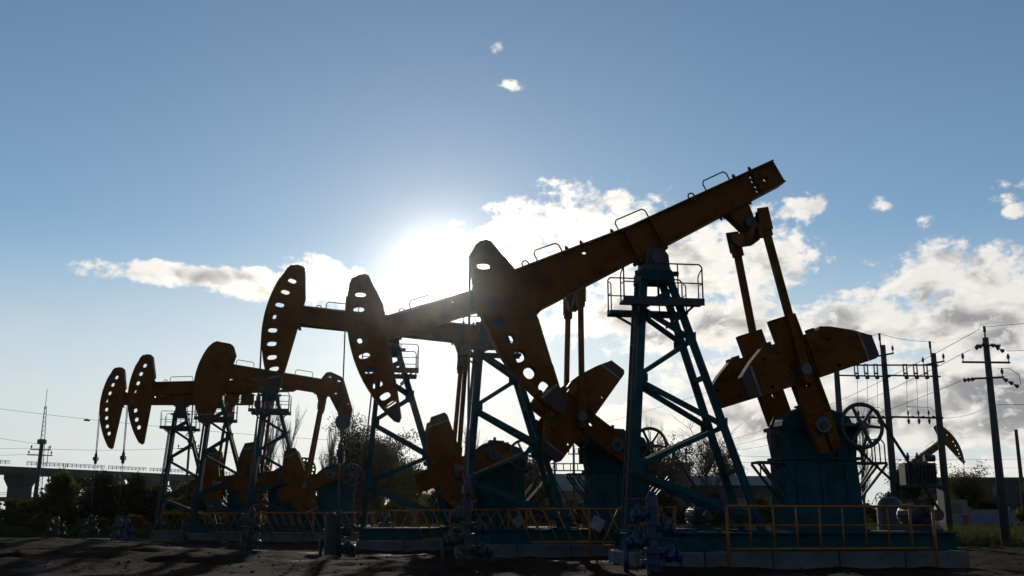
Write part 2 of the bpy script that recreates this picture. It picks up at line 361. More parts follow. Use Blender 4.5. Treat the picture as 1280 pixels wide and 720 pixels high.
# ------------------------------------------------------------------ pumpjack
PZ = 8.336
def oval(cx, cz, rx, rz, ang=0, n=14):
    pts = []
    for i in range(n):
        t = 2*math.pi*i/n; c, s_ = math.cos(t), math.sin(t)
        x = rx*math.copysign(abs(c)**.75, c); z = rz*math.copysign(abs(s_)**.75, s_)
        pts.append((cx + x*math.cos(ang) - z*math.sin(ang), cz + x*math.sin(ang) + z*math.cos(ang)))
    return pts
def arc(r, a0, a1, n=18):   # angles measured from -x axis, positive up
    return [(-r*math.cos(a0 + (a1 - a0)*i/(n-1)), r*math.sin(a0 + (a1 - a0)*i/(n-1))) for i in range(n)]
HEADS = {}
def head_def(style):
    if style == 'near':
        out = arc(5.14, R(27.2), R(-31)) + [(-4.30, -2.72), (-4.2, -2.6), (-3.78, -.2), (-3.72, 1.32), (-3.98, 2.36), (-4.06, 2.46), (-4.2, 2.5), (-4.4, 2.47)]
        hs = [oval(-4.44, 1.86, .21, .13, R(-22)), oval(-4.66, .84, .17, .14, R(-15)), oval(-4.76, .28, .15, .14), oval(-4.74, -.25, .17, .14, R(-10)), oval(-4.69, -.80, .18, .16, R(10)), oval(-4.64, -1.32, .18, .16, R(15)), oval(-4.45, -1.83, .18, .15, R(20)), oval(-4.36, .2, .05, .05), oval(-4.05, .42, .045, .045)]
    elif style == 'plain':
        out = arc(4.28, R(26), R(-36)) + [(-3.05, -2.62), (-2.95, -2.5), (-2.52, .1), (-2.32, 1.55), (-2.55, 2.02), (-2.72, 2.12), (-3.5, 2.16), (-3.72, 2.05)]
        hs = []
    else:
        r0 = .14 if style == 'round' else .20
        out = arc(5.07, R(25.5), R(-30.5)) + [(-4.25, -2.66), (-4.15, -2.56), (-3.74, .1), (-3.58, 1.36), (-3.74, 2.5), (-3.82, 2.6), (-4.0, 2.64), (-4.3, 2.6), (-4.45, 2.46)]
        zs = [1.99, 1.5, .95, .44, -.11, -.66, -1.2, -1.66, -2.02]
        xs = [-4.2, -4.41, -4.56, -4.70, -4.70, -4.66, -4.58, -4.44, -4.32]
        hs = [oval(x, z, r0 if i != 3 else .09, (.14 if r0 < .15 else .125), R(-20 + i*5)) for i, (x, z) in enumerate(zip(xs, zs))]
        if style == 'round': hs = hs[:-1]
        hs += [oval(-3.95, 1.3, .05, .05), oval(-4.0, .35, .04, .04)]
    return out, hs
def style_arc(style): return {'near': (5.14, 27.2, -31), 'plain': (4.28, 26, -36)}.get(style, (5.07, 25.5, -30.5))

def pumpjack(label, X, Y, alpha, beta, crank_deg, style='oval', carrier=3.0, pz=PZ, scale=1.0, gx=0.0, wheel='spoke', group='orange and teal pumpjacks', far=False):
    T = empty('pumpjack', (X, Y, 0), R(alpha), label, 'pumpjack', group); T.scale = (scale,)*3
    b = R(beta); dz = pz - PZ
    brot = (0, -b, 0); bloc = (0, 0, pz)
    def bp(x, z, y=0): return Vector((x*math.cos(b) - z*math.sin(b), y, pz + x*math.sin(b) + z*math.cos(b)))
    # ---- skid
    def skid(m):
        for y in (-1.15, 1.15): m.ibeam((-1.0, y, .67), (7.7 + gx, y, .67), .46, .3, .045, .04)
    sk = part('skid', T, 'teal', skid, ('skid', gx))
    for x in (-.85, .8, 2.3, 3.5, 5.3, 6.6, 7.55):
        part('cross_member', sk, 'teal', lambda m: m.ibeam((0, -1.13, .67), (0, 1.13, .67), .40, .22, .04, .03), 'xm', loc=(x + (gx if x > 3 else 0), 0, 0))
    part('deck_plate', sk, 'teal', lambda m: m.box(3.0 + gx, 7.65 + gx, -1.0, 1.0, .903, .92), ('deck', gx))
    # ---- samson post
    lt = {}
    for sx in (0, 1):
        for sy in (-1, 1):
            top = ((-.36, .27*sy, 7.75 + dz), (.36, .34*sy, 7.75 + dz))[sx]; bot = ((-.86, .28*sy, .91), (2.52, .74*sy, .91))[sx]
            lt[sx, sy] = (Vector(top), Vector(bot))
            def leg(m):
                w, d = (.18, .17) if sx else (.2, .17)
                m.bar(bot, top, w, d); m.box(bot[0] - .3, bot[0] + .3, bot[1] - .18, bot[1] + .18, .903, .95)
            part('leg', T, 'teal', leg, ('leg', sx, sy, dz))
    def on(sx, sy, z):
        t, bo = lt[sx, sy]; k = (z - bo.z)/(t.z - bo.z); return bo + (t - bo)*k
    br = [(0, 6.95, 1, 7.45, .13), (0, 6.9, 1, 6.05, .13), (1, 6.0, 0, 5.05, .12), (0, 4.9, 1, 3.7, .14), (1, 3.65, 0, 2.6, .13), (0, 2.45, 1, 1.25, .18)]
    for sy in (-1, 1):
        for i, (s0, z0, s1, z1, w) in enumerate(br):
            p, q = on(s0, sy, z0), on(s1, sy, z1); o_ = Vector((0, -.02*sy, 0))
            part('brace', T, 'teal', lambda m: m.bar(p + o_, q + o_, w, w*.8), ('brace', sy, i, dz))
        for gi, (sx, z) in enumerate(((1, 6.02), (0, 4.98), (1, 3.68), (0, 2.52))):
            p = on(sx, sy, z); k = -1 if sx else 1
            part('gusset', T, 'teal', lambda m: m.plate([(p.x - .09*k, p.z - .22), (p.x + .22*k, p.z - .1), (p.x + .22*k, p.z + .1), (p.x - .09*k, p.z + .22)], [], p.y + sy*.088, p.y + sy*.102), ('gus', sy, gi, dz))
    for i, z in enumerate((2.5, 5.0)):
        for sx in (0, 1):
            p, q = on(sx, -1, z), on(sx, 1, z)
            part('cross_tie', T, 'teal', lambda m: m.bar(p, q, .12, .12, (0, 0, 1)), ('tie', i, sx, dz))
    def cap(m):
        m.plate([(-.47, 7.68+dz), (-.44, 7.98+dz), (.42, 7.98+dz), (.5, 7.68+dz)], [], -.43, .43)
        for sx in (-.55, .55):
            for sy in (-.36, -.14, .14, .36): m.tube((sx*.66, sy, 7.9+dz), (sx*.66, sy, 8.06+dz), .04, 6)
        m.box(-.6, -.46, -.4, -.25, 7.84+dz, 7.95+dz); m.box(.46, .62, -.4, -.25, 7.84+dz, 7.95+dz)
    cp = part('tower_cap', T, 'teal', cap, ('cap', dz))
    part('bearing_housing', T, 'dark_steel', lambda m: (m.plate([(-.36, 7.985+dz), (-.3, 8.5+dz), (-.12, 8.62+dz), (.2, 8.6+dz), (.34, 8.42+dz), (.38, 7.985+dz)], [], -.4, .4)), ('bear', dz))
    part('bearing_cap', T, 'grey_iron', lambda m: m.lathe_y((0, -.46, PZ+dz), [(0, .13), (.0, .17), (.05, .18), (.87, .18), (.92, .17), (.92, .12)], 20), ('bcap', dz))
    # ---- ladder
    la0, la1 = Vector((-1.08, -.24, .95)), Vector((-.62, -.25, 7.0 + dz))
    ld = part('ladder', T, 'dark_steel', lambda m: (m.bar(la0 + Vector((0, -.2, 0)), la1 + Vector((0, -.2, 0)), .06, .05), m.bar(la0 + Vector((0, .2, 0)), la1 + Vector((0, .2, 0)), .06, .05)), ('ladder', dz))
    if not far:
        for i in range(20):
            p = la0 + (la1 - la0)*((i + .7)/20.5)
            part('rung', ld, 'dark_steel', lambda m: m.tube((0, -.2, 0), (0, .2, 0), .018, 5), 'rung', loc=p)
    # ---- walkways with railings
    for sy in (-1, 1):
        def walk(m):
            m.box(-1.12, 1.14, .50*sy, .94*sy, 6.93+dz, 7.0+dz)
            m.box(-1.12, 1.14, .942*sy, .96*sy, 6.88+dz, 7.08+dz)
            for x in (-.9, .9): m.bar((x*.5, .38*sy, 6.5+dz), (x, .9*sy, 6.92+dz), .06, .06)
        wk = part('walkway', T, 'dark_steel', walk, ('walk', sy, dz))
        def rail(m):
            y = .92*sy; zt, zm, z0 = 8.03+dz, 7.5+dz, 7.0+dz
            m.path([(-1.09, y, z0), (-1.09, y, zt - .08), (-1.03, y, zt), (1.04, y, zt), (1.11, y, zt - .08), (1.11, y, z0)], .021)
            m.tube((-1.09, y, zm), (1.11, y, zm), .018, 6)
            for x in (-.15, .42): m.tube((x, y, z0), (x, y, zt), .018, 6)
            for x, d in ((-1.09, 1), (1.11, -1)):
                m.path([(x, y, zt - .12), (x, y - .29*sy, zt - .22), (x, y - .36*sy, zt - .30), (x, y - .36*sy, z0)], .018)
                m.tube((x, y, zm), (x, y - .36*sy, zm), .016, 6)
        part('railing', wk, 'dark_steel', rail, ('rail', sy, dz))
    # ---- walking beam
    if style == 'near': top = [(-3.78, 1.37), (-1.3, 1.2), (-.2, 1.13), (4.62, 1.12)]; bot = [(4.64, .42), (.5, .24), (-.55, .24), (-3.80, .12)]
    elif style == 'plain': top = [(-2.5, .97), (3.1, .97)]; bot = [(3.1, .2), (-2.6, .2)]
    else: top = [(-3.66, .95), (4.5, .93)]; bot = [(4.5, .22), (-3.78, .22)]
    hl = []
    if style != 'plain':
        ex = top[-1][0]
        for q, z in enumerate((.52, .66, .84, .98) if style == 'near' else (.36, .5, .66, .8)): hl.append(oval(ex - .80 + .017*(q % 2) + .006*q, z, .085, .054, .1*q, 10))
        if style == 'near': hl.append(oval(-1.7, 1.02, .09, .055, 0, 10)); hl += [oval(ex - .42, .73, .09, .06, .2, 11)]
        else: hl.append(oval(-1.2, .8, .05, .04, 0, 8))
    def webs(m):
        m.plate(top + bot, hl, -.13, -.11); m.plate(top + bot, hl, .11, .13)
        for loop in (top, bot):
            for (xa, za), (xb, zb) in zip(loop, loop[1:]):
                m.bar((xa, 0, za), (xb, 0, zb), .6, .045, (0, 0, 1))
        m.bar((top[-1][0], 0, top[-1][1]), (bot[0][0], 0, bot[0][1]), .26, .03)
    wb = part('walking_beam', T, 'orange', webs, ('wb', style), loc=bloc, rot=brot)
    tz = top[-1][1]
    spans = {'near': [(-3.05, -2.3), (-.55, .42), (2.35, 3.15)], 'plain': [(-2.2, -1.2), (1.2, 2.2)]}.get(style, [(-2.7, -1.4), (1.4, 2.3)])
    for x0, x1 in spans:
        z0 = (lambda x: tz + .02 + (max(0, (-.2 - x))*.07 if style == 'near' else 0))
        part('handrail', wb, 'dark_steel', lambda m: m.path([(x0, -.2, z0(x0)), (x0, -.2, z0(x0) + .22), (x0 + .07, -.2, z0(x0) + .3), (x1 - .07, -.2, z0(x1) + .3), (x1, -.2, z0(x1) + .22), (x1, -.2, z0(x1))], .02), ('hr', style, x0))
    if style != 'plain':
        for x in ((-3.35, 1.95) if style == 'near' else (-3.0, 1.0)):
            zz = tz + (.23 if style == 'near' and x < 0 else 0)
            part('lifting_eye', wb, 'dark_steel', lambda m: m.path([(x - .09, 0, zz), (x - .09, 0, zz + .13), (x - .04, 0, zz + .18), (x + .04, 0, zz + .18), (x + .09, 0, zz + .13), (x + .09, 0, zz)], .022), ('eye', style, x))
        for x in ((-2.15, -1.7, -.75, 3.3, 3.85) if style == 'near' else (-.4, .4, 2.9, 3.3)):
            zz = tz + (max(0, -.2 - x)*.07 if style == 'near' else 0)
            part('bolt', wb, 'dark_steel', lambda m: (m.tube((x, -.22, zz), (x, -.22, zz + .10), .05, 6), m.tube((x, -.22, zz+.1), (x, -.22, zz + .14), .025, 6)), ('bolt', style, x))
    # stiffener plates either side of the saddle
    part('stiffener', wb, 'orange', lambda m: [m.box(x - .02, x + .02, sy*.132, sy*.285, .26, tz - .03) for x in (-.42, .42) for sy in (-1, 1)] and m.box(-.46, .46, -.34, .34, .1, .195), ('stiff', style))
    # ---- horse head
    out, hs = head_def(style); r_, a0, a1 = style_arc(style)
    HW = .23
    def head(m):
        m.plate(out, hs, -HW, -HW + .03); m.plate(out, hs, HW - .03, HW)
        pa = arc(r_ + .012, R(a0), R(a1), 18); pb = arc(r_ - .03, R(a0), R(a1), 18)
        m.plate(pa + pb[::-1], [], -HW - .02, HW + .02)
        k = len(arc(1, 0, 1)); tail = out[k:]
        for (xa, za), (xb, zb) in list(zip(tail, tail[1:])): m.bar((xa, 0, za), (xb, 0, zb), .66, .02, (0, 1, 0)) if False else m.bar((xa, -HW + .04, za), (xa*.5 + xb*.5, -HW + .04, za*.5 + zb*.5), .03, .05)
        for i in (3, 7, 11, 15): m.bar((pb[i][0], -HW + .03, pb[i][1]), (pb[i][0], HW - .03, pb[i][1]), .05, .05, (0, 0, 1))
    hd = part('horse_head', T, 'orange', head, ('head', style), loc=bloc, rot=brot)
    if style in ('near', 'oval', 'plain'):
        def tip(m):
            zc = -2.12 if style != 'plain' else -2.2
            pts = [p for p in arc(r_ - .02, R(a1) + .16, R(a1), 5) if p[1] < zc]
            rx = -4.06 if style != 'plain' else -2.92
            pl = [(-math.sqrt((r_-.02)**2 - zc*zc), zc)] + pts + [(out[18][0] - .01, out[18][1] + .03), (rx - .1, -2.55), (rx - (.05 if style != 'plain' else 0), zc + .12)]
            m.plate(pl, [], -HW - .006, -HW - .002)
        part('tip_plate', hd, 'red_paint', tip, ('tip', style)); part('tip_plate', hd, 'red_paint', tip, ('tip', style), loc=(0, 2*HW + .008, 0))
        def stripe(m):
            zc = -2.1 if style != 'plain' else -2.18
            m.plate([(-math.sqrt((r_-.02)**2 - zc*zc), zc), (-math.sqrt((r_-.02)**2 - (zc+.06)**2), zc + .06), ((-4.13 if style != 'plain' else -2.92), zc + .20), ((-4.13 if style != 'plain' else -2.92), zc + .14)], [], -HW - .008, -HW - .003)
        part('stripe', hd, 'white_paint', stripe, ('stripe', style))
    [part('head_hinge', hd, 'dark_steel', lambda m: m.tube((0, -.26, 0), (0, .26, 0), .07, 8), 'hinge', loc=(-3.66 if style != 'plain' else -2.45, 0, z)) for z in (.1, 1.1)]
    # ---- bridle
    rc = r_ + .04
    for sy in (-1, 1):
        def cable(m):
            a_top = R(a0) - .02 - b if False else R(a0) - .03
            # wrapped along the arc from its top anchor to the tangent point, then straight down
            pts = []; n = 14
            for i in range(n + 1):
                a = (a_top - b) + (0 - (a_top - b))*i/n
                pts.append((-rc*math.cos(a), .13*sy, pz + rc*math.sin(a)))
            pts.append((-rc, .13*sy, carrier + .1)); m.path(pts, .022, 5)
        part('bridle_cable', T, 'cable', cable)
    def carrier_fn(m):
        m.box(-rc - .12, -rc + .12, -.26, .26, carrier - .12, carrier + .1); m.lathe_z((-rc, 0, carrier), [(.1, .09), (.3, .09), (.32, .05), (.42, .05)], 10)
        m.lathe_z((-rc, 0, carrier), [(-.34, .05), (-.32, .09), (-.12, .10)], 10)
    part('carrier_bar', T, 'dark_steel', carrier_fn)
    part('polished_rod', T, 'bare_steel', lambda m: m.tube((-rc, 0, .9), (-rc, 0, carrier + .5), .022, 6))
    # ---- equalizer, pitmans, cranks
    ex, ez = (3.05, -.30) if style != 'plain' else (3.0, -.25)
    E = bp(ex, ez)
    def bracket(m):
        zb = bot[0][1] + (.0 if style != 'near' else -.07)
        m.plate([(ex - .46, zb), (ex - .24, ez + .02), (ex - .14, ez - .26), (ex + .14, ez - .26), (ex + .2, ez + .02), (ex + .28, zb)], [], -.2, .2)
        for x in (ex - .5, ex - .4, ex + .3):
            for y in (-.24, .24): m.tube((x, y, zb - .12), (x, y, zb + .02), .04, 6)
        m.box(ex - .56, ex + .36, -.29, .29, zb - .05, zb - .0)
    eb = part('equalizer_bracket', T, 'orange', bracket, ('ebr', style), loc=bloc, rot=brot)
    part('bearing_ring', eb, 'grey_iron', lambda m: m.lathe_y((ex, -.29, ez + .08), [(0, .09), (0, .14), (.05, .16), (.53, .16), (.58, .14), (.58, .09)], 18), ('ebc', style))
    shaft = Vector((4.12 + gx, 0, 3.66)); ca = R(crank_deg); u = Vector((math.cos(ca), 0, math.sin(ca))); CR = 1.525
    pin = shaft + u*CR; pd = (pin - E).normalized()
    ang = math.atan2(pd.x, -pd.z)
    def equal(m):
        prof = [(-1.16, .08), (-.75, -.02), (-.35, -.26), (.35, -.26), (.75, -.02), (1.16, .08)]
        for (ya, za), (yb, zb) in zip(prof, prof[1:]): m.bar((0, ya, za), (0, yb, zb), .26, .26, (1, 0, 0))
        m.lathe_z((0, 0, -.28), [(-.06, .16), (.34, .2)], 12)
        for sy in (-1, 1): m.box(-.13, .13, 1.0*sy, 1.24*sy, -.1, .24); m.box(-.16, .16, 1.24*sy, 1.29*sy, -.34, .30)
    eq = part('equalizer', T, 'orange', equal, 'equal', loc=E + Vector((0, 0, -.1)), rot=(0, -ang, 0))
    Lp = (pin - E).length
    for sy in (-1, 1):
        def pit(m):
            m.bar((0, 1.12*sy, -.1), (0, 1.40*sy, -Lp + .75), .2, .17, (1, 0, 0)); m.box(-.14, .14, (1.0 if sy > 0 else -1.235), (1.235 if sy > 0 else -1.0), -.5, -.1)
            m.bar((0, 1.40*sy, -Lp + .9), (0, 1.46*sy, -Lp - .28), .3, .22, (1, 0, 0), .34)
        pt = part('pitman', T, 'orange', pit, ('pit', sy, round(Lp, 3)), loc=E + Vector((0, 0, -.1)) + pd*0, rot=(0, -ang, 0))
        part('wrist_pin', T, 'bare_steel', lambda m: m.lathe_y((0, 0, 0), [(0, .09), (0, .15), (.06, .17), (.5, .17), (.56, .12)] if sy < 0 else [(-.5, .1), (0, .15), (.06, .15)], 16), ('wp', sy), loc=pin + Vector((0, -1.62 if sy < 0 else 1.56, 0)))
        # crank: x axis of its mesh points outward along the crank
        def crank(m):
            o = [(-.70, -.30), (-.70, -.05), (-.1, -.03), (-.1, .03), (-.70, .05), (-.70, .30), (.2, .36), (3.05, .38), (3.05, -.38), (.2, -.36)]
            o = [(x, z) for x, z in o]
            y0, y1 = (-1.30, -1.08) if sy < 0 else (1.08, 1.30)
            m.plate(o, [oval(1.95, 0, .08, .05, 0, 10), oval(1.15, .05, .07, .05, 0, 10), oval(.95, .1, .05, .04, 0, 8)] if False else [oval(1.12, -.02, .075, .055, 0, 10), oval(1.3, .0, .04, .04, 0, 8)], y0, y1)
            yo = y0 - .05 if sy < 0 else y1
            for z in (-.34, .34): m.box(.3, 3.04, yo, yo + .05, z - .035, z + .035)
        cr = part('crank', T, 'orange', crank, ('crank', sy), loc=shaft, rot=(0, -ca, 0))
        part('shaft_hub', cr, 'bare_steel', lambda m: m.lathe_y((0, sy*1.2, 0), [(-.2, .1), (-.2, .2), (-.15, .23), (.15, .23), (.2, .2), (.2, .1)], 20), ('hub', sy))
        part('shaft_boss', cr, 'dark_steel', lambda m: m.lathe_y((0, sy*1.2, 0), [(-.235, .05), (-.235, .12), (.235, .12), (.235, .05)], 14), ('boss', sy))
        y0, y1 = (-1.42, -1.08) if sy < 0 else (1.08, 1.42)
        for side in (1, -1):
            wmax = 2.2 if side > 0 else 1.72
            def cwt(m):
                # crank-local: x along crank, z toward +w*-1 (right of the outward direction is -z)
                o = [(1.2, .385), (1.22, wmax - .12), (1.3, wmax), (1.85, wmax), (2.15, wmax*.78), (2.42, wmax*.52), (2.5, .88), (2.42, .78), (2.42, .385)]
                hs_ = [oval(2.1, .95, .05, .05, 0, 8), oval(1.35, 1.0, .055, .055, 0, 8), oval(1.72, wmax - .18, .05, .05, 0, 8)]
                f = lambda p: (p[0], -side*p[1])
                m.plate([f(p) for p in o], [[f(p) for p in h] for h in hs_], y0, y1)
            cw = part('counterweight', cr, 'orange', cwt, ('cw', sy, side))
            def endm(m):
                o = [(1.215, wmax - .3), (1.222, wmax - .115), (1.298, wmax + .004), (1.855, wmax + .004), (2.0, wmax*.86 + .02), (2.04, wmax - .3)]
                yo = y0 - .005 if sy < 0 else y1 + .001
                m.plate([(x, -side*z) for x, z in o], [], yo, yo + .004)
            part('end_mark', cr, 'red_paint', endm, ('cwend', sy, side))
            def endl(m):
                yo = y0 - .007 if sy < 0 else y1 + .003
                m.plate([(x, -side*z) for x, z in [(1.215, wmax - .36), (1.215, wmax - .3), (2.04, wmax - .3), (2.08, wmax - .36)]], [], yo, yo + .004)
            part('end_stripe', cr, 'white_paint', endl, ('cwline', sy, side))
            for x in (1.5, 2.2): part('clamp_bolt', cr, 'dark_steel', lambda m: m.tube((0, -.06 if sy < 0 else 0, 0), (0, 0 if sy < 0 else .06, 0), .06, 6), ('cwb', sy), loc=(x, y0 if sy < 0 else y1, -side*.52))
            part('clamp_block', cr, 'dark_steel', lambda m: m.box(2.422, 2.52, -.1, .1, -.1, .1), 'cwblk', loc=(0, sy*1.2, -side*.66))
    # ---- gear reducer and its pedestal
    G = (gx, 0, 0)
    gb = part('gearbox', T, 'teal', lambda m: (m.plate([(3.36, 2.86), (3.25, 3.5), (3.38, 3.86), (3.72, 4.12), (4.22, 4.30), (4.7, 4.22), (5.3, 3.98), (5.52, 3.5), (5.42, 2.86)], [], -.46, .46)), 'gb', loc=G)
    part('gearbox_flange', gb, 'teal', lambda m: (m.box(3.2, 5.58, -.52, .52, 3.6, 3.7), m.box(3.28, 5.5, -.56, .56, 2.80, 2.88)), 'gbf')
    [part('gearbox_rib', gb, 'teal', lambda m: m.box(-.02, .02, -.51, .51, 2.882, 3.598), 'gbr', loc=(x, 0, 0)) for x in (3.6, 4.5, 4.9, 5.25)]
    part('inspection_cover', gb, 'dark_steel', lambda m: (m.bar((4.05, 0, 4.3), (4.65, 0, 4.27), .6, .05, (0, 0, 1)), m.tube((4.3, 0, 4.3), (4.3, 0, 4.45), .06, 8)), 'gbi')
    part('brake_bracket', gb, 'dark_steel', lambda m: (m.box(3.0, 3.3, -.5, -.2, 3.45, 3.62), m.tube((3.05, -.35, 3.62), (3.2, -.35, 3.95), .04, 6), m.box(3.02, 3.12, -.45, -.25, 3.1, 3.46)), 'gbk')
    part('crank_shaft', T, 'bare_steel', lambda m: m.tube((4.12, -1.1, 3.66), (4.12, 1.1, 3.66), .14, 14), 'cs', loc=G)
    pd_ = part('pedestal', T, 'teal', lambda m: m._add([(x, y, z) for z, e in ((.92, .08), (2.8, 0)) for x, y in ((3.38 - e, -.48 - e), (5.42 + e, -.48 - e), (5.42 + e, .48 + e), (3.38 - e, .48 + e))], [(3,2,1,0), (4,5,6,7), (0,1,5,4), (1,2,6,5), (2,3,7,6), (3,0,4,7)]), 'ped', loc=G)
    part('base_plate', pd_, 'teal', lambda m: m.box(3.22, 5.58, -.66, .66, .922, .97), 'pedb')
    [part('pedestal_rib', pd_, 'teal', lambda m: m.bar((0, -.58, 1.6), (0, -.49, 2.78), .03, .1, (1, 0, 0)), 'pedr', loc=(x, 0, 0)) for x in (3.7, 4.4, 5.1)]
    for sx in (-1, 1):
        xa, xb = (3.36, 2.62) if sx < 0 else (5.44, 6.3)
        def sp(m):
            m.box(min(xa, xb), max(xa, xb), -.5, .1, 2.70, 2.76)
            for y in (-.46, .06): m.bar((xb, y, 2.70), (xa, y, 1.75), .06, .06); m.bar((xa + (xb-xa)*.55, y, 2.7), (xa, y, 2.1), .05, .05)
            if sx > 0:
                for y in (-.48, -.2, .08): m.path([(xb - .05, y, 2.76), (xb - .05, y, 3.25), (xb - .15, y, 3.38), (xb - .3, y, 3.38), (xb - .42, y, 3.22), (xb - .42, y, 2.76)], .02, 5)
            else:
                for x in (xb + .05, xb + .35): m.tube((x, -.46, 2.4), (x, -.46, 2.7), .02, 5)
        part('side_platform', T, 'dark_steel', sp, ('sp', sx), loc=G)
    # ---- belt sheave, belts, motor
    fc = Vector((5.32 + gx, -1.12, 3.68))
    if wheel == 'spoke':
        fw = part('flywheel', T, 'grey_iron', lambda m: (m.torus_y((0, 0, 0), .575, .055, 32, 8), m.lathe_y((0, -.1, 0), [(0, .08), (0, .13), (.24, .13), (.24, .08)], 14)), 'fw', loc=fc)
        for i in range(6):
            part('spoke', fw, 'grey_iron', lambda m: m.bar((.1, 0, 0), (.55, 0, 0), .09, .06, (0, 1, 0), .07, .05), 'spoke', rot=(0, R(60*i + 5), 0))
        part('hub_cap', fw, 'bare_steel', lambda m: m.lathe_y((0, -.13, 0), [(0, .04), (0, .07), (.04, .08)], 12), 'hubcap')
    else:
        fw = part('flywheel', T, 'dark_steel', lambda m: (m.plate(oval(0, 0, .72, .72, 0, 30) if False else [(.72*math.cos(2*math.pi*i/32), .72*math.sin(2*math.pi*i/32)) for i in range(32)], [[(.56*math.cos(R(22.5*k)) + .065*math.cos(-2*math.pi*j/8), .56*math.sin(R(22.5*k)) + .065*math.sin(-2*math.pi*j/8)) for j in range(8)] for k in range(16)], -.05, .05)), 'fwp', loc=fc + Vector((0, 0, .35)))
    part('input_shaft', T, 'dark_steel', lambda m: m.tube((5.32, -1.1, 3.68), (5.32, -.4, 3.68), .07, 10), 'ins', loc=G)
    mc = Vector((7.25 + gx, 0, 1.34))
    mo = part('motor', T, 'dark_steel', lambda m: (m.lathe_y((0, -.55, 0), [(0, .2), (.04, .29), (.18, .31), (.95, .31), (1.08, .27), (1.15, .15)], 18), m.box(-.34, .34, -.45, .45, -.42, -.27), m.box(-.12, .2, -.2, .2, .28, .42)), 'motor', loc=mc)
    part('cooling_fin', mo, 'dark_steel', lambda m: [m.bar((.29*math.cos(t), -.3, .29*math.sin(t)), (.29*math.cos(t), .38, .29*math.sin(t)), .02, .1, (math.cos(t), 0, math.sin(t))) for t in [R(20*k) for k in range(18)]], 'fin')
    part('motor_pulley', mo, 'grey_iron', lambda m: m.lathe_y((0, -1.22, 0), [(0, .06), (0, .15), (.16, .15), (.16, .05), (.66, .05)], 14), 'mpul')
    def belts(m):
        d = (mc - fc); d.y = 0; d.normalize(); n = Vector((d.z, 0, -d.x))
        for sgn, rr, rm in ((1, .58, .14), (-1, .58, .14)):
            for y in (-1.15, -1.07): m.bar(Vector((fc.x, y, fc.z)) + n*sgn*rr, Vector((mc.x, y, mc.z)) + n*sgn*rm, .03, .035, (0, 1, 0))
    part('belt', T, 'rubber', belts, ('belt', gx))
    part('motor_mount', T, 'teal', lambda m: (m.bar((6.7, -.5, .94), (7.7, -.5, .94), .12, .05, (0, 0, 1)), m.bar((6.7, .5, .94), (7.7, .5, .94), .12, .05, (0, 0, 1))), 'mm', loc=G)
    return T

def plinth(label, X, Y, alpha, gx=0, n=5, scale=1.0):
    T = empty('concrete_plinth', (X, Y, 0), R(alpha), label, 'plinth', 'concrete plinths'); T.scale = (scale,)*3
    x0, x1 = -1.1, 7.85 + gx; L = (x1 - x0)/n; rnd = random.Random(int(X*10) + 5)
    for i in range(n):
        j = rnd.uniform(-.015, .015)
        part('block', T, 'plinth_concrete', lambda m: m._add([(x, y, z) for z, e in ((-.35, 0), (.38, 0), (.425, .03)) for x, y in ((e, -1.5 + e), (L - .03 - e, -1.5 + e), (L - .03 - e, 1.5 - e), (e, 1.5 - e))],
             [(3,2,1,0), (0,1,5,4), (1,2,6,5), (2,3,7,6), (3,0,4,7), (4,5,9,8), (5,6,10,9), (6,7,11,10), (7,4,8,11), (8,9,10,11)]), ('block', round(L, 3)), loc=(x0 + i*L, j, -abs(j)*.3))
    return T

AL = 8.0
UNITS = [  # X, Y, beta, crank, style, carrier, pz, scale, gx, wheel, label
 (3.97, 28.0, 26.7, 108, 'near', 2.0, PZ, 1, 0, 'spoke', 'largest and nearest pumpjack, beam tilted steeply up to its tail on the right'),
 (-.72, 35.6, 18.8, 143, 'oval', 3.4, PZ, 1, 0, 'spoke', 'pumpjack second from the right, its perforated head just left of the sun glow'),
 (-4.96, 41.14, -4.75, 200, 'oval', 5.65, PZ, 1, 0, 'spoke', 'pumpjack with a tall upright head of slotted holes, third from the right'),
 (-13.45, 57.0, -8.5, 203, 'plain', 5.6, PZ + .3, .965, -.5, 'spoke', 'pumpjack with a solid head without holes and a hooked tail weight'),
 (-17.61, 61.13, 2.73, 190, 'round', 4.7, PZ, 1, 0, 'disc', 'level-beamed pumpjack with round-holed head, second from the left'),
 (-21.72, 67.39, .83, 188, 'round', 5.0, PZ, 1, 0, 'disc', 'leftmost and most distant pumpjack of the row, level beam')]
PL = ['long whitewashed plinth under the largest pumpjack', 'jointed pale plinth under the second pumpjack from the right', 'plinth under the pumpjack with the tall slotted head', 'plinth under the pumpjack with the hooked tail weight', 'plinth under the second pumpjack from the left', 'plinth under the leftmost pumpjack of the row']
PJ = []
for i, (X, Y, be, ck, st, ca, pz, s, gx, wh, lb) in enumerate(UNITS):
    t = pumpjack(lb, X, Y, AL, be, ck, st, ca, pz, s, gx, wh); PJ.append(t)
    plinth(PL[i], X, Y, AL, gx, 5, s)
    if st == 'plain':   # hooked tail weight
        b = R(be)
        tw = part('tail_weight', t, 'orange', lambda m: m.plate([(2.75, 1.05), (2.95, 1.4), (3.2, 1.48), (3.85, 1.3), (4.05, 1.1), (4.82, -.45), (4.82, -.95), (4.55, -1.35), (4.2, -1.3), (4.0, -.75), (3.35, .1), (3.1, .2), (2.75, .2)], [oval(3.2, 1.2, .1, .06, 0, 8), oval(3.75, 1.05, .12, .07, 0, 8), oval(3.7, .3, .08, .06, 0, 8), oval(4.5, -.2, .05, .05, 0, 8)], -.3, .3), loc=(0, 0, pz), rot=(0, -b, 0))
        part('weight_disc', tw, 'grey_iron', lambda m: m.lathe_y((4.4, -.36, -1.25), [(0, .2), (0, .4), (.05, .44), (.67, .44), (.72, .4), (.72, .2)], 24))
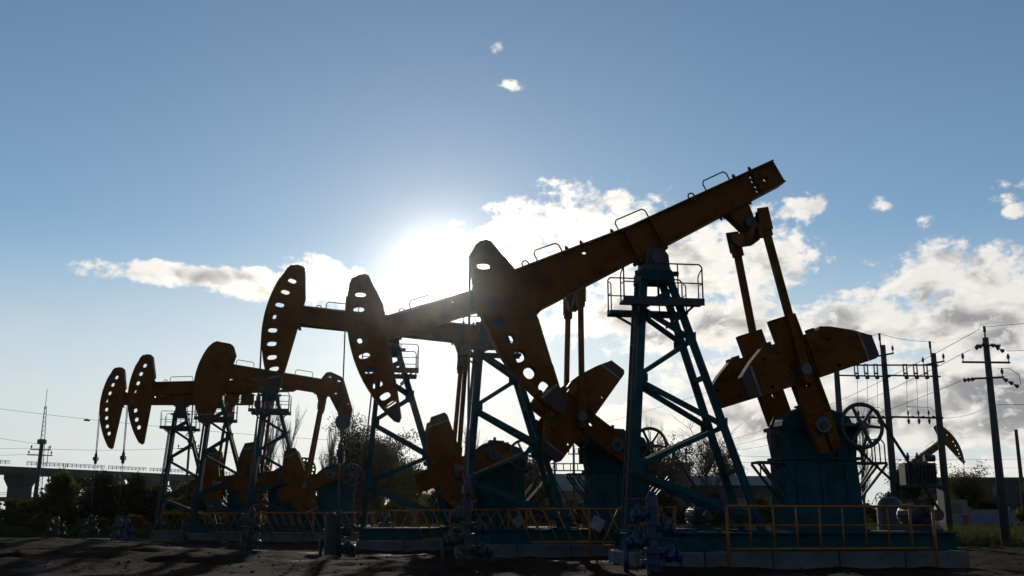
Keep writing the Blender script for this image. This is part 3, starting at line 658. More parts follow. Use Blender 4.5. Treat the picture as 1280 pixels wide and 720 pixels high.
far_t = pumpjack('small distant pumpjack at right, head facing right behind the power poles', 50.0, 126, 180 + 6, -33, 250, 'oval', 8.0, PZ - .4, 1.0, 0, 'spoke', far=True)

# ------------------------------------------------------------------ guard railings
def railing(label, unit, x0, x1, y, style, z0=.50, z1=1.55, hgt=None):
    X, Y = UNITS[unit][:2]
    T = empty('guard_railing', (X, Y, 0), R(AL), label, 'railing', 'orange guard railings')
    def frame(m):
        m.tube((x0, y, z1), (x1, y, z1), .032, 8)
        if style == 'rect': m.tube((x0, y, z0), (x1, y, z0), .032, 8); m.tube((x0, y, (z0*.45 + z1*.55)), (x1, y, z0*.45 + z1*.55), .02, 6)
        else: m.tube((x0 + (.5 if style == 'slant' else -.5), y, z0), (x1 + (.5 if style == 'slant' else -.5), y, z0), .032, 8)
    part('rail', T, 'orange_bright', frame)
    n = max(2, round((x1 - x0)/(.62 if style == 'rect' else .42)))
    for i in range(n + 1):
        x = x0 + (x1 - x0)*i/n
        if style == 'rect': part('post', T, 'orange_bright', lambda m: m.tube((0, 0, z0), (0, 0, z1), .024 if i % 4 else .034, 6), ('gp', i % 4 == 0, z0, z1), loc=(x, y, 0))
        else:
            d = .5 if style == 'slant' else -.5
            part('post', T, 'orange_bright', lambda m: m.tube((0, 0, z1), (d, 0, z0), .026, 6), ('gps', style, z0, z1), loc=(x, y, 0))
    for x in ((x0 + x1)/2, x1 - .1) if style != 'rect' else (x0, x1):
        gz = 0.0
        part('foot_post', T, 'orange_bright', lambda m: m.tube((0, 0, gz), (0, 0, z1), .038, 6), ('fp', z1), loc=(x, y - .045, 0))
railing('long orange railing beside the gearbox of the largest pumpjack', 0, 1.2, 6.75, -1.75, 'rect')
railing('short orange railing on the far side of the largest pumpjack, slanted bars', 0, -.7, 1.0, 1.8, 'back')
railing('orange slanted-bar railing carrying a white plate, near side of the second pumpjack', 1, .6, 5.4, -1.85, 'slant')
railing('orange slanted-bar railing beyond the second pumpjack, left of the plate', 1, -.9, 2.6, 1.85, 'back')
railing('orange slanted-bar railing left of the dark central wellhead', 2, .9, 5.4, -1.85, 'slant')
railing('orange slanted railing on the far side of the third pumpjack', 2, -.6, 1.4, 1.9, 'back')
railing('orange slanted railing beside the cranks of the hooked-tail pumpjack', 3, -.2, 5.6, -1.85, 'slant')
railing('orange slanted railing beyond the hooked-tail pumpjack', 3, 3.6, 6.0, 1.85, 'back')
railing('orange slanted railing beside the second pumpjack from the left', 4, -.2, 5.0, -1.85, 'slant')
railing('orange slanted railing beyond the second pumpjack from the left', 4, 3.2, 5.2, 1.85, 'back')
railing('orange slanted railing beside the leftmost pumpjack', 5, -.4, 5.4, -1.85, 'back')

def plate_sign(label, unit, x, y, z, tilt, s=.42):
    X, Y = UNITS[unit][:2]; a = R(AL)
    T = empty('warning_plate', (X + x*math.cos(a) - y*math.sin(a), Y + x*math.sin(a) + y*math.cos(a), z), a, label, 'sign', 'white plates on the railings')
    part('panel', T, 'sign_white', lambda m: m.plate([(-s/2, -s/2), (s/2, -s/2), (s/2, s/2), (-s/2, s/2)], [], -.012, .0), rot=(0, R(tilt), 0))
    part('wire_tie', T, 'dark_steel', lambda m: m.tube((0, .01, s*.3), (0, .04, .62), .008, 5))
plate_sign('tilted white square plate hanging on the orange slanted railing', 1, 3.25, -1.93, 1.08, 28)
plate_sign('small white plate on the railing behind the dark wellhead', 1, 1.2, 1.78, 1.15, 45, .36)

# ------------------------------------------------------------------ wellheads
def wellhead(label, x, y, h=1.7, mat='blue_paint', rz=0.0, arms=1, gz=None, group='wellheads'):
    gz = ground_z(x, y) if gz is None else gz
    T = empty('wellhead', (x, y, gz - .05), rz, label, 'wellhead', group); k = h/1.75
    def casing(m):
        pr = [(0, .16), (.18, .16), (.18, .30), (.28, .30), (.28, .17), (.42, .17), (.42, .29), (.52, .29), (.52, .15), (.74, .13), (.74, .22), (.82, .22), (.82, .12), (1.02, .12), (1.02, .2), (1.1, .2), (1.1, .10), (1.4, .10), (1.4, .15), (1.62, .13), (1.75, .06)]
        m.lathe_z((0, 0, 0), [(z*k, r) for z, r in pr], 14)
    part('casing', T, mat, casing)
    part('flange_bolt', T, 'dark_steel', lambda m: [m.tube((.25*math.cos(R(45*j)), .25*math.sin(R(45*j)), z*k), (.25*math.cos(R(45*j)), .25*math.sin(R(45*j)), (z + .2)*k), .022, 5) for j in range(8) for z in (.13, .37)], kind='stuff')
    def side(z, sgn, ln, up, wheel_mat):
        def pipe(m):
            m.tube((sgn*.1, 0, z*k), (sgn*ln, 0, z*k), .07, 10); m.tube((sgn*(ln*.45), 0, z*k), (sgn*(ln*.45 + .08), 0, z*k), .14, 12); m.tube((sgn*(ln*.8), 0, z*k), (sgn*(ln*.8 + .07), 0, z*k), .14, 12)
            m.lathe_z((sgn*ln*.63, 0, z*k), [(-.12, .09), (.0, .13), (.14, .1), (.26, .05)], 10)
            if up < 0: m.tube((sgn*ln, 0, z*k + .06), (sgn*ln, 0, -.1), .06, 10)
            m.tube((sgn*ln*.63, 0, z*k + .2), (sgn*ln*.63, 0, z*k + .36), .02, 6)
        v = part('side_valve', T, mat, pipe)
        def wh(m):
            vs = MB().torus_y((0, 0, 0), .14, .018, 18, 5); m._add([(sgn*ln*.63 + p[0], p[2], z*k + .36 + p[1]) for p in vs.v], vs.f, True)
            for t in (0, 60, 120): m.bar((sgn*ln*.63 - .13*math.cos(R(t)), -.13*math.sin(R(t)), z*k + .36), (sgn*ln*.63 + .13*math.cos(R(t)), .13*math.sin(R(t)), z*k + .36), .018, .018, (0, 0, 1))
        part('handwheel', v, wheel_mat, wh)
    side(.63, -1, .62, -1, 'red_wheel'); side(.93, 1, .5, 1, 'dark_steel')
    if arms > 1: side(1.22, -1, .48, 1, 'red_wheel'); side(.35, 1, .66, -1, 'dark_steel')
    return T
ca_, sa_ = math.cos(R(AL)), math.sin(R(AL))
WL = ['dark wellhead stack under the head of the largest pumpjack, left of centre', 'wellhead below the hanging cables of the second pumpjack', 'dark wellhead below the tall slotted head, beside the tower leg', 'low dark wellhead under the solid pumpjack head', 'wellhead among rods at left, second from the far left', 'leftmost wellhead, below the far left pumpjack']
for i, u_ in enumerate(UNITS):
    r_ = style_arc(u_[4])[0] + .04; r_ *= u_[7]
    wellhead(WL[i], u_[0] - r_*ca_, u_[1] - r_*sa_, (1.75, 1.6, 1.7, 1.3, 1.5, 1.5)[i], ('dark_steel', 'dark_steel', 'dark_steel', 'dark_steel', 'dark_steel', 'dark_steel')[i], R(10 + 31*i), 2)
wellhead('bright blue wellhead with red valve wheel in the foreground', 3.15, 23.6, 1.78, 'blue_paint', R(8), 2)
wellhead('blue wellhead standing clear at left, near the mound', -19.2, 52.5, 1.3, 'blue_paint', R(-20), 2)
wellhead('small dark wellhead at the far left edge of the yard', -27.5, 63.5, 1.4, 'dark_steel', R(30), 2)
def pipe_post(label, x, y, h, r, mat):
    z = ground_z(x, y)
    T = empty('pipe_post', (x, y, z - .1), 0, label, 'pipe')
    part('pipe', T, mat, lambda m: m.lathe_z((0, 0, 0), [(0, r*1.3), (.12, r*1.3), (.12, r), (h, r), (h, r*1.15), (h + .08, r*1.15), (h + .14, r*.7)], 14))
    part('bracket', T, 'dark_steel', lambda m: m.box(r, r + .16, -.05, .05, h*.5, h*.62))
pipe_post('stout grey-blue pipe standing beside the second wellhead', -5.9, 34.2, 1.35, .19, 'dark_steel')

# ------------------------------------------------------------------ power poles and wires
def tapered_pole(T, h, r0, r1, mat='pole_concrete'):
    part('shaft', T, mat, lambda m: m.tube((0, 0, -.3), (0, 0, h), r0, 14, r1))
def insul(m, p, h=.28, r=.05, up=1):
    m.lathe_z(p, [(0, .02), (up*h*.3, .02), (up*h*.35, r), (up*h*.5, r*.6), (up*h*.6, r*1.1), (up*h*.8, r*.6), (up*h, r*.5)] if up > 0 else [(-h, r*.5), (-h*.8, r*.6), (-h*.6, r*1.1), (-h*.5, r*.6), (-h*.35, r), (-h*.3, .02), (0, .02)], 8)
def strain(m, p, q):
    p, q = Vector(p), Vector(q); n = 3
    for i in range(n):
        a = p + (q - p)*((i + .15)/n); b_ = p + (q - p)*((i + .75)/n); m.tube(a, b_, .04, 8, .10)
    m.tube(p, q, .02, 5)
# big pole at right
T = empty('power_pole', (20.15, 43, 0), R(4), 'tall concrete power pole with several crossarms at the right edge', 'utility pole', 'concrete power poles')
tapered_pole(T, 8.75, .19, .12)
part('top_pin', T, 'dark_steel', lambda m: (m.tube((0, 0, 8.7), (0, 0, 9.2), .035, 6), m.tube((0, 0, 9.0), (0, 0, 9.25), .06, 8)))
def arms_d(m):
    m.bar((-1.05, .14, 7.72), (1.05, .14, 7.72), .08, .08, (0, 0, 1)); m.bar((-.75, -.14, 6.98), (.55, -.14, 7.05), .08, .08, (0, 0, 1)); m.bar((-.5, -.14, 8.4), (.55, -.14, 8.4), .07, .07, (0, 0, 1))
ar = part('crossarm', T, 'dark_steel', arms_d)
for p in ((-1.0, .14, 7.76), (1.0, .14, 7.76), (.5, -.14, 7.09)): part('insulator', ar, 'insulator', lambda m: insul(m, (0, 0, 0), .34, .07), 'ins34', loc=p)
for p, q in (((-.1, -.2, 8.45), (-.62, -.25, 8.25)), ((.1, -.2, 8.45), (.66, -.2, 8.12)), ((-.7, -.14, 6.96), (-1.25, -.2, 6.9)), ((.5, -.14, 7.0), (1.15, -.2, 6.62))): part('strain_insulator', ar, 'insulator', lambda m: strain(m, p, q))
part('jumper_wire', T, 'cable', lambda m: m.path([(.3, -.14, 7.4), (.8, -.2, 7.42), (1.2, -.2, 7.15), (1.22, -.2, 6.7)], .012, 4))
# transformer poles
AP = [(15.95, 50, 8.75), (18.32, 50, 9.6), (20.78, 50, 9.2)]
def h_pole(x, y, h, label, arm):
    T = empty('transformer_pole', (x, y, 0), 0, label, 'utility pole', 'concrete power poles'); tapered_pole(T, h, .20, .13)
    if arm:
        part('top_pin', T, 'dark_steel', lambda m: (m.tube((-.1, 0, h - .2), (-.12, 0, h + .35), .04, 6), m.tube((-.12, 0, h + .25), (-.12, 0, h + .6), .06, 8)))
        a = part('crossarm', T, 'dark_steel', lambda m: m.bar((-1.25 if x < 19 else -.62, -.16, h - .62 - (.12 if x < 19 else 0)), (.45, -.16, h - .42), .08, .08, (0, 0, 1)))
        [part('insulator', a, 'insulator', lambda m: insul(m, (0, 0, 0), .36, .07), 'ins36', loc=p) for p in ((.42, -.16, h - .4), (-.6 if x > 19 else -1.2, -.16, h - .58))]
    return T
h_pole(*AP[0], 'shorter concrete pole rising behind the flywheel of the largest pumpjack', False)
h_pole(*AP[1], 'middle concrete pole of the transformer rack with tall top pin', True)
h_pole(*AP[2], 'right pole of the transformer rack, in front of the distant pumpjack', True)
def rack(label, x0, x1):
    T = empty('fuse_rack', (x0, 50, 0), 0, label, 'fuse rack', 'fuse racks'); L = x1 - x0
    part('upper_bar', T, 'dark_steel', lambda m: m.bar((-.3, -.2, 8.58), (L + .3, -.2, 8.58), .07, .07, (0, 0, 1)))
    part('middle_bar', T, 'dark_steel', lambda m: m.bar((-.3, -.2, 8.08), (L + .35, -.2, 8.02), .07, .07, (0, 0, 1)))
    part('lower_bar', T, 'dark_steel', lambda m: m.bar((-.1, -.2, 6.05), (L + .3, -.2, 6.0), .09, .09, (0, 0, 1)))
    for k in (.33, .57, .81):
        x = L*k
        def cut(m):
            m.box(-.10, -.05, -.04, .04, -.62, 0); m.box(.06, .11, -.04, .04, -.6, .0); m.box(-.1, .11, -.04, .04, -.06, 0); m.box(-.1, .11, -.04, .04, -.5, -.42); m.lathe_z((.05, 0, -.75), [(0, .04), (.04, .11), (.12, .11), (.16, .05)], 8)
        c = part('fuse_cutout', T, 'insulator', cut, 'cutout', loc=(x, -.3, 8.62))
        part('drop_wire', c, 'cable', lambda m: m.path([(.03, 0, -.75), (0, 0, -1.4), (-.06, 0, -2.2), (-.02, .05, -2.55)], .012, 4), 'dropw')
        def arr(m):
            insul(m, (0, 0, 0), .3, .06); insul(m, (.0, 0, 0), .36, .08, -1); m.lathe_z((.22, 0, -.08), [(0, .05), (.06, .1), (.12, .05)], 8)
        part('arrester', T, 'insulator', arr, 'arrester', loc=(x, -.22, 6.06))
    part('link_wire', T, 'cable', lambda m: m.path([(L*.28, -.22, 6.35), (L*.3, -.22, 6.55), (L*.85, -.22, 6.5), (L*.97, -.22, 6.3)], .012, 4))
rack('left fuse rack, three cutouts between the shorter pole and middle pole', 16.15, 18.15)
rack('right fuse rack, three cutouts between the middle and right poles', 18.52, 20.6)
T = empty('transformer', (19.55, 50.1, 2.7), 0, 'finned grey transformer on a platform between the two poles', 'transformer')
part('tank', T, 'dark_steel', lambda m: m.box(-.75, .75, -.4, .4, .1, 1.15)); part('platform', T, 'dark_steel', lambda m: (m.box(-1.15, 1.15, -.5, .5, 0, .1), m.box(-1.1, -1.0, -.4, .4, -2.7, 0), m.box(1.0, 1.1, -.4, .4, -2.7, 0)))
for i in range(9): part('cooling_fin', T, 'dark_steel', lambda m: m.box(-.02, .02, -.55, -.4, .2, 1.05), 'trfin', loc=(-.66 + i*.165, 0, 0))
for x in (-.45, 0, .45): part('bushing', T, 'insulator', lambda m: insul(m, (0, 0, 0), .5, .09), 'bush', loc=(x, -.1, 1.15))
part('expansion_tank', T, 'grey_iron', lambda m: m.tube((.45, .2, 1.4), (.95, .2, 1.4), .17, 12))

def simple_pole(label, x, y, h, r, arms=(), mat='pole_concrete', name='utility_pole', lean=0.0):
    T = empty(name, (x, y, 0), 0, label, 'utility pole', 'distant poles'); T.rotation_euler = (0, R(lean), 0); tapered_pole(T, h, r, r*.65, mat)
    for z, w in arms:
        a = part('crossarm', T, 'dark_steel', lambda m: m.bar((-w/2, -r, z), (w/2, -r, z), .09, .09, (0, 0, 1)), ('sarm', w, z, r))
        [part('insulator', a, 'insulator', lambda m: insul(m, (0, 0, 0), .35, .09), 'ins35', loc=(s_*w*.45, -r, z + .04)) for s_ in (-1, 0.15, 1)]
    return T
simple_pole('dark wooden pole at the far right edge above the bushes', 29.35, 60, 6.3, .14, (), 'bark')
simple_pole('leaning pole with bristling crossarms in front of the viaduct', -43.4, 95, 8.1, .2, ((7.4, 1.9), (6.9, 2.3)), 'bark', lean=1.5)
simple_pole('thin pole above the sheds, right of the largest tower', 15.1, 90, 7.2, .12, ((6.8, 1.2),))
simple_pole('left one of the two poles seen beneath the second pumpjack cranks', 3.7, 90, 7.4, .13, ((6.7, 1.0),))
simple_pole('right one of the two poles seen beneath the second pumpjack cranks', 5.36, 90, 7.5, .14, ((6.7, 1.0),))
simple_pole('thin pole seen between the legs of the leftmost pumpjack', -32.5, 104, 8.6, .15, ((8.1, 2.2),), 'bark')
T = empty('pipe_gantry', (3.3, 91.5, 0), R(-4), 'ladder-like pipe gantry behind the second pumpjack pedestal', 'gantry')
part('chord', T, 'dark_steel', lambda m: [m.bar((-.2, 0, z), (7.2, 0, z), .1, .1, (0, 0, 1)) for z in (5.35, 5.95)])
for i in range(12): part('batten', T, 'dark_steel', lambda m: m.bar((0, 0, 5.35), (0, 0, 5.95), .08, .08), 'batten', loc=(i*.62, 0, 0))
for x in (0.1, 7.0): part('post', T, 'dark_steel', lambda m: m.bar((0, .1, -.2), (0, .1, 5.35), .14, .14), 'gpost', loc=(x, 0, 0))

def wire(label, p, q, sag, r=.012, n=22):
    p, q = Vector(p), Vector(q); pts = []
    for i in range(n + 1):
        t = i/n; c = p + (q - p)*t; c.z -= sag*4*t*(1 - t); pts.append(c)
    mb = MB()
    for a, b_ in zip(pts, pts[1:]): mb.tube(a, b_, r, 4, caps=False)
    return obj('power_line', mb.mesh('power_line', 'cable'), None, label=label, cat='wire', group='overhead wires')
wire('topmost wire running right from the tall power pole', (20.2, 42.9, 9.2), (60, 30, 13.2), .5)
wire('middle wire running right from the tall power pole', (20.9, 42.8, 8.15), (62, 31, 10.2), .6)
wire('lower wire running right from the pole shaft', (20.3, 42.9, 5.9), (62, 30, 6.6), .6)
wire('upper long wire from the tall pole to the thin shed pole', (20.0, 43.1, 9.15), (15.0, 90, 7.3), 1.0)
wire('second long wire from the tall pole to the thin shed pole', (19.5, 43.1, 8.25), (14.6, 90, 7.0), 1.1)
wire('third long wire from the tall pole to the thin shed pole', (18.9, 42.9, 6.9), (15.6, 90, 6.9), .9)
wire('wire linking the right transformer pole and the tall pole', (20.68, 50, 9.75), (20.15, 43, 9.1), .12)
wire('top wire between the two transformer poles', (18.2, 50, 10.2), (20.66, 50, 9.8), .12)
wire('wire from the middle transformer pole to the left', (18.2, 50, 10.2), (-10, 160, 12), 1.6)
wire('wire from the lower rack bar running right to the pole', (20.9, 49.8, 6.0), (20.2, 43.1, 5.9), .15)
wire('long low wire across the right skyline', (5.36, 90, 7.2), (80, 118, 8.6), .9, .018)
wire('second long low wire across the right skyline', (5.36, 90, 6.8), (80, 118, 7.4), .9, .018)
wire('upper wire at far left leading down to the small poles', (-58, 76, 12.1), (3.7, 90, 7.2), 1.3, .016)
wire('wire dropping to the leaning pole at left', (-70, 84, 13.5), (-43.4, 94.8, 7.9), .5, .016)
wire('level wire left of the leaning pole', (-85, 95, 9.0), (-43.4, 94.8, 7.5), .4, .016)
wire('level wire right of the leaning pole', (-43.4, 94.8, 7.5), (-32.5, 104, 8.2), .2, .016)
wire('lower wire left of the leaning pole', (-85, 95, 6.6), (-43.4, 94.8, 7.0), .3, .016)
wire('faint wire between the left pole and the small centre poles', (-32.5, 104, 8.2), (3.7, 90, 6.7), .9, .016)
T = empty('wire_marker', (-33.7, 81.5, 8.86), R(13), 'short black marker tube hanging on the left wire', 'wire marker')
part('tube', T, 'rubber', lambda m: m.tube((-.22, 0, 0), (.22, 0, -.04), .07, 8)); part('clamp', T, 'dark_steel', lambda m: m.box(-.03, .03, -.05, .05, .05, .13))

# ------------------------------------------------------------------ viaduct, mast
def viaduct():
    P0 = Vector((-108.4, 220, 0)); P1 = Vector((-88.2, 255, 0)); d = (P1 - P0).normalized(); rz = math.atan2(d.y, d.x)
    T = empty('viaduct', P0, rz, 'long concrete viaduct on piers crossing the left horizon', 'bridge')
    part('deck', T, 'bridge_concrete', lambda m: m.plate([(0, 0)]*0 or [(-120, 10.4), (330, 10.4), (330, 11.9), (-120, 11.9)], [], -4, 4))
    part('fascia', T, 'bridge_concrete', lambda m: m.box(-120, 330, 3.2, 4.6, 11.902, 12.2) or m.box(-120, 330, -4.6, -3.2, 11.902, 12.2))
    for i in range(-8, 24):
        x = i*11.4 + 5
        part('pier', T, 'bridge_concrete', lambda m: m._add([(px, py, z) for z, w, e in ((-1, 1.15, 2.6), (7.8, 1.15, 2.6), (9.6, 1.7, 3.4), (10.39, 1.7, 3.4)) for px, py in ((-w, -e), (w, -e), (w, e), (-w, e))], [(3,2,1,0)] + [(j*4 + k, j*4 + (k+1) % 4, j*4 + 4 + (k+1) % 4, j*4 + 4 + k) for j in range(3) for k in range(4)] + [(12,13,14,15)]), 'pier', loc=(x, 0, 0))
        if i % 3 == 0: part('lamp_post', T, 'dark_steel', lambda m: m.tube((0, -4.2, 12.2), (0, -4.2, 16.6), .09, 6, .06), 'blamp', loc=(x + 3, 0, 0))
    for i in range(-9, 26):
        part('parapet_rail', T, 'bridge_concrete', lambda m: [m.box(0, 11, -4.5, -4.42, z, z + .09) for z in (12.45, 12.75, 13.0)] + [m.box(k*1.1, k*1.1 + .09, -4.5, -4.42, 12.2, 13.0) for k in range(10)], 'pararail', loc=(i*11.9 + (0 if i % 4 else 3), 0, 0))
    T2 = empty('low_bridge', (-130, 260, 0), R(4), 'low road bridge with railing seen under the viaduct', 'bridge')
    part('deck', T2, 'bridge_concrete', lambda m: m.box(-60, 60, -4, 4, 5.4, 6.4)); part('railing', T2, 'bridge_concrete', lambda m: [m.box(-60, 60, -4, -3.9, z, z + .1) for z in (6.9, 7.4)] + [m.box(-60 + k*3, -59.85 + k*3, -4, -3.9, 6.4, 7.5) for k in range(40)])
    for k in range(-5, 6): part('pier', T2, 'bridge_concrete', lambda m: m.box(-1, 1, -3, 3, -1, 5.395), 'lpier', loc=(k*12, 0, 0))
viaduct()
T = empty('lattice_mast', (-105.6, 232, 0), R(20), 'tall thin lattice radio mast rising above the viaduct', 'mast')
def mast(m):
    H = 26; 
    for k in range(3):
        a = R(120*k); m.tube((1.3*math.cos(a), 1.3*math.sin(a), -.5), (.25*math.cos(a), .25*math.sin(a), H), .09, 4)
part('mast_leg', T, 'grey_iron', mast)
def lace(m):
    H = 26; n = 26
    for i in range(n):
        z0, z1 = H*i/n, H*(i+1)/n; r0, r1 = 1.3 - 1.05*i/n, 1.3 - 1.05*(i+1)/n
        for k in range(3):
            a, b_ = R(120*k), R(120*k + 120); m.tube((r0*math.cos(a), r0*math.sin(a), z0), (r1*math.cos(b_), r1*math.sin(b_), z1), .05, 3, caps=False)
part('lacing', T, 'grey_iron', lace); part('antenna', T, 'grey_iron', lambda m: m.tube((0, 0, 25.5), (0, 0, 30), .06, 5)); part('dish_ring', T, 'grey_iron', lambda m: m.lathe_z((0, 0, 17.5), [(0, .8), (.2, 1.0), (.9, 1.0), (1.1, .8)], 10))

# ------------------------------------------------------------------ buildings
def shed(name, label, x, y, w, d, h, rise, rz, wall, roof, wins, door=None):
    T = empty(name, (x, y, 0), R(rz), label, 'building')
    part('wall', T, wall, lambda m: m.plate([(0, -.5), (w, -.5), (w, h), (0, h)], [[(a, c), (b_, c), (b_, e), (a, e)] for a, b_, c, e in wins], 0, .3) and m.box(0, .3, .301, d, -.5, h) and m.box(w - .3, w, .301, d, -.5, h) and m.box(.301, w - .301, d - .3, d, -.5, h))
    part('roof', T, roof, lambda m: m._add([(-.4, -.5, h), (w + .4, -.5, h), (w + .4, d + .5, h), (-.4, d + .5, h), (-.4, d/2, h + rise), (w + .4, d/2, h + rise)], [(0,1,5,4), (2,3,4,5), (0,4,3), (1,2,5), (3,2,1,0)]) if rise > .3 else m.box(-.3, w + .3, -.4, d + .3, h + .002, h + .35))
    for a, b_, c, e in wins:
        wn = part('window', T, 'glass', lambda m: m.box(a, b_, .12, .14, c, e))
        part('frame', wn, 'white_paint', lambda m: [m.box(a, b_, .05, .11, z, z + .07) for z in (c, e - .07)] + [m.box(q, q + .07, .05, .11, c + .07, e - .07) for q in (a, (a + b_)/2 - .035, b_ - .07)])
        part('sill', wn, 'bridge_concrete', lambda m: m.box(a - .1, b_ + .1, -.1, -.002, c - .12, c - .002))
    return T
shed('warehouse', 'long low grey workshop behind the largest tower', 17.8, 112, 12.5, 9, 4.7, 1.2, 2, 'render_wall', 'roof_sheet', [(9.3, 10.7, 2.2, 3.5), (6.4, 7.6, 2.2, 3.4), (3.4, 4.6, 2.2, 3.4), (.8, 2.0, 2.2, 3.4)])
shed('brick_house', 'small brick house with two windows left of the thin pole', 14.6, 101, 2.7, 4, 6.2, .1, 3, 'brick_wall', 'roof_sheet', [(.35, .75, 4.7, 5.4), (1.2, 1.6, 4.4, 5.5)])
shed('storage_hall', 'dark hall with sloping roof behind the second pumpjack pedestal', 5.6, 124, 13, 12, 4.4, 2.3, 14, 'brick_wall', 'roof_sheet', [(2, 3.4, 1.8, 3.2), (6, 7.4, 1.8, 3.2)])
shed('flat_building', 'long flat-roofed building on the right horizon', 60, 152, 60, 10, 6.75, .1, 0, 'render_wall', 'roof_sheet', [(a, a + 1.8, 4.6, 5.9) for a in range(2, 58, 4)])
shed('site_office', 'pale single-storey building low between the trees in the centre', -14.5, 150, 16, 8, 4.6, .9, 5, 'render_wall', 'roof_sheet', [(a, a + 1.2, 2.0, 3.5) for a in (1.5, 4.5, 7.5, 10.5, 13)])
def yard_wall():
    T = empty('yard_wall', (34.2, 78, 0), R(2), 'low white and blue panelled yard wall at right', 'wall')
    for i in range(7):
        part('panel', T, 'truck_white' , lambda m: m.box(.06, 2.94, 0, .12, -.2, 1.9), 'ywp', loc=(i*3, 0, 0)); part('post', T, 'pole_concrete', lambda m: m.box(-.1, .05, -.05, .2, -.2, 2.1), 'ywpo', loc=(i*3, 0, 0))
        part('stripe_board', T, 'truck_blue', lambda m: m.box(.06, 2.94, -.03, -.002, .7, 1.15), 'yws', loc=(i*3, 0, 0))
yard_wall()

# ------------------------------------------------------------------ truck and tank
def truck():
    T = empty('flatbed_truck', (28.5, 70, .0), R(3), 'white-cabbed flatbed truck with blue striped side boards at right', 'truck')
    T.scale = (.85, .85, .85)
    cab = part('cab', T, 'truck_white', lambda m: m.plate([(0, .75), (0, 1.75), (.28, 2.75), (.45, 2.9), (1.75, 2.9), (1.85, 2.75), (1.85, .75)], [[(.42, 1.85), (.62, 2.55), (1.35, 2.55), (1.35, 1.85)]], -1.05, 1.05))
    part('side_window', cab, 'glass', lambda m: m.plate([(.42, 1.85), (.62, 2.55), (1.35, 2.55), (1.35, 1.85)], [], -1.02, -.98))
    part('door_handle', cab, 'dark_steel', lambda m: m.box(1.15, 1.35, -1.08, -1.052, 1.6, 1.65)); part('marker_light', cab, 'red_wheel', lambda m: m.box(1.4, 1.8, -1.09, -1.055, .95, 1.7))
    part('chassis', T, 'dark_steel', lambda m: m.box(.1, 5.2, -.45, .45, .55, .74))
    bed = part('bed', T, 'truck_white', lambda m: (m.box(2.0, 5.3, -1.1, 1.1, .95, 1.05), m.box(2.0, 5.3, 1.05, 1.1, 1.052, 1.95), m.box(2.0, 2.06, -1.04, 1.04, 1.052, 2.3), m.box(5.24, 5.3, -1.04, 1.04, 1.052, 1.95)))
    for i in range(3): part('side_board', bed, 'truck_blue' if i == 1 else 'truck_white', lambda m: m.box(2.0, 5.3, -1.11, -1.06, 1.06 + i*.3, 1.33 + i*.3))
    for x in (1.0, 4.2):
        for sy in (-1, 1):
            w = part('wheel', T, 'rubber', lambda m: m.lathe_y((0, -.13, 0), [(0, .25), (0, .4), (.04, .45), (.22, .45), (.26, .4), (.26, .25)], 20), 'twheel', loc=(x, sy*.92, .45)); part('rim', w, 'grey_iron', lambda m: m.lathe_y((0, -.15, 0), [(0, .12), (.02, .24), (.28, .24), (.3, .12)], 14), 'trim')
truck()
T = empty('storage_tank', (16.3, 45.2, 0), R(6), 'small round-topped steel tank behind the motor of the largest pumpjack', 'tank')
part('shell', T, 'grey_iron', lambda m: m.lathe_z((0, 0, 0), [(.5, .55), (1.75, .55), (1.95, .5), (2.1, .38), (2.18, .15)], 24)); part('support', T, 'dark_steel', lambda m: [m.box(sx*.4 - .06, sx*.4 + .06, sy*.3 - .06, sy*.3 + .06, -.2, .52) for sx in (-1, 1) for sy in (-1, 1)]); part('vent', T, 'dark_steel', lambda m: m.tube((0, 0, 2.15), (0, 0, 2.4), .05, 8))

# ------------------------------------------------------------------ vegetation
def leaf_cloud(seed, n, rx, ry, h0, h1, clumps, size, spiky=0.0):
    rnd = random.Random(seed); cs = []
    for i in range(clumps):
        a = rnd.uniform(0, 2*math.pi); t = rnd.random(); rr = math.sqrt(rnd.random())
        z = h0 + (h1 - h0)*t; prof = math.sin(math.pi*min(1, .16 + .84*(t**.8)))**.6
        cs.append((rx*rr*prof*math.cos(a), ry*rr*prof*math.sin(a), z, rnd.uniform(.55, 1.15)))
    vs, fs = [], []; cr = .34*min(rx, (h1 - h0))
    for i in range(n):
        c = cs[rnd.randrange(clumps)]; v = Vector((rnd.gauss(0, 1), rnd.gauss(0, 1), rnd.gauss(0, .8))); v.normalize(); v *= cr*c[3]*rnd.random()**.45
        p = Vector(c[:3]) + v
        if rnd.random() < spiky: p.z += abs(rnd.gauss(0, .35))
        a = Vector((rnd.gauss(0, 1), rnd.gauss(0, 1), rnd.gauss(0, 1))).normalized(); b_ = a.orthogonal().normalized(); s_ = size*rnd.uniform(.5, 1.3)
        o = len(vs); vs += [p - a*s_, p + b_*s_*.45, p + a*s_, p - b_*s_*.45]; fs.append((o, o+1, o+2, o+3))
    return vs, fs
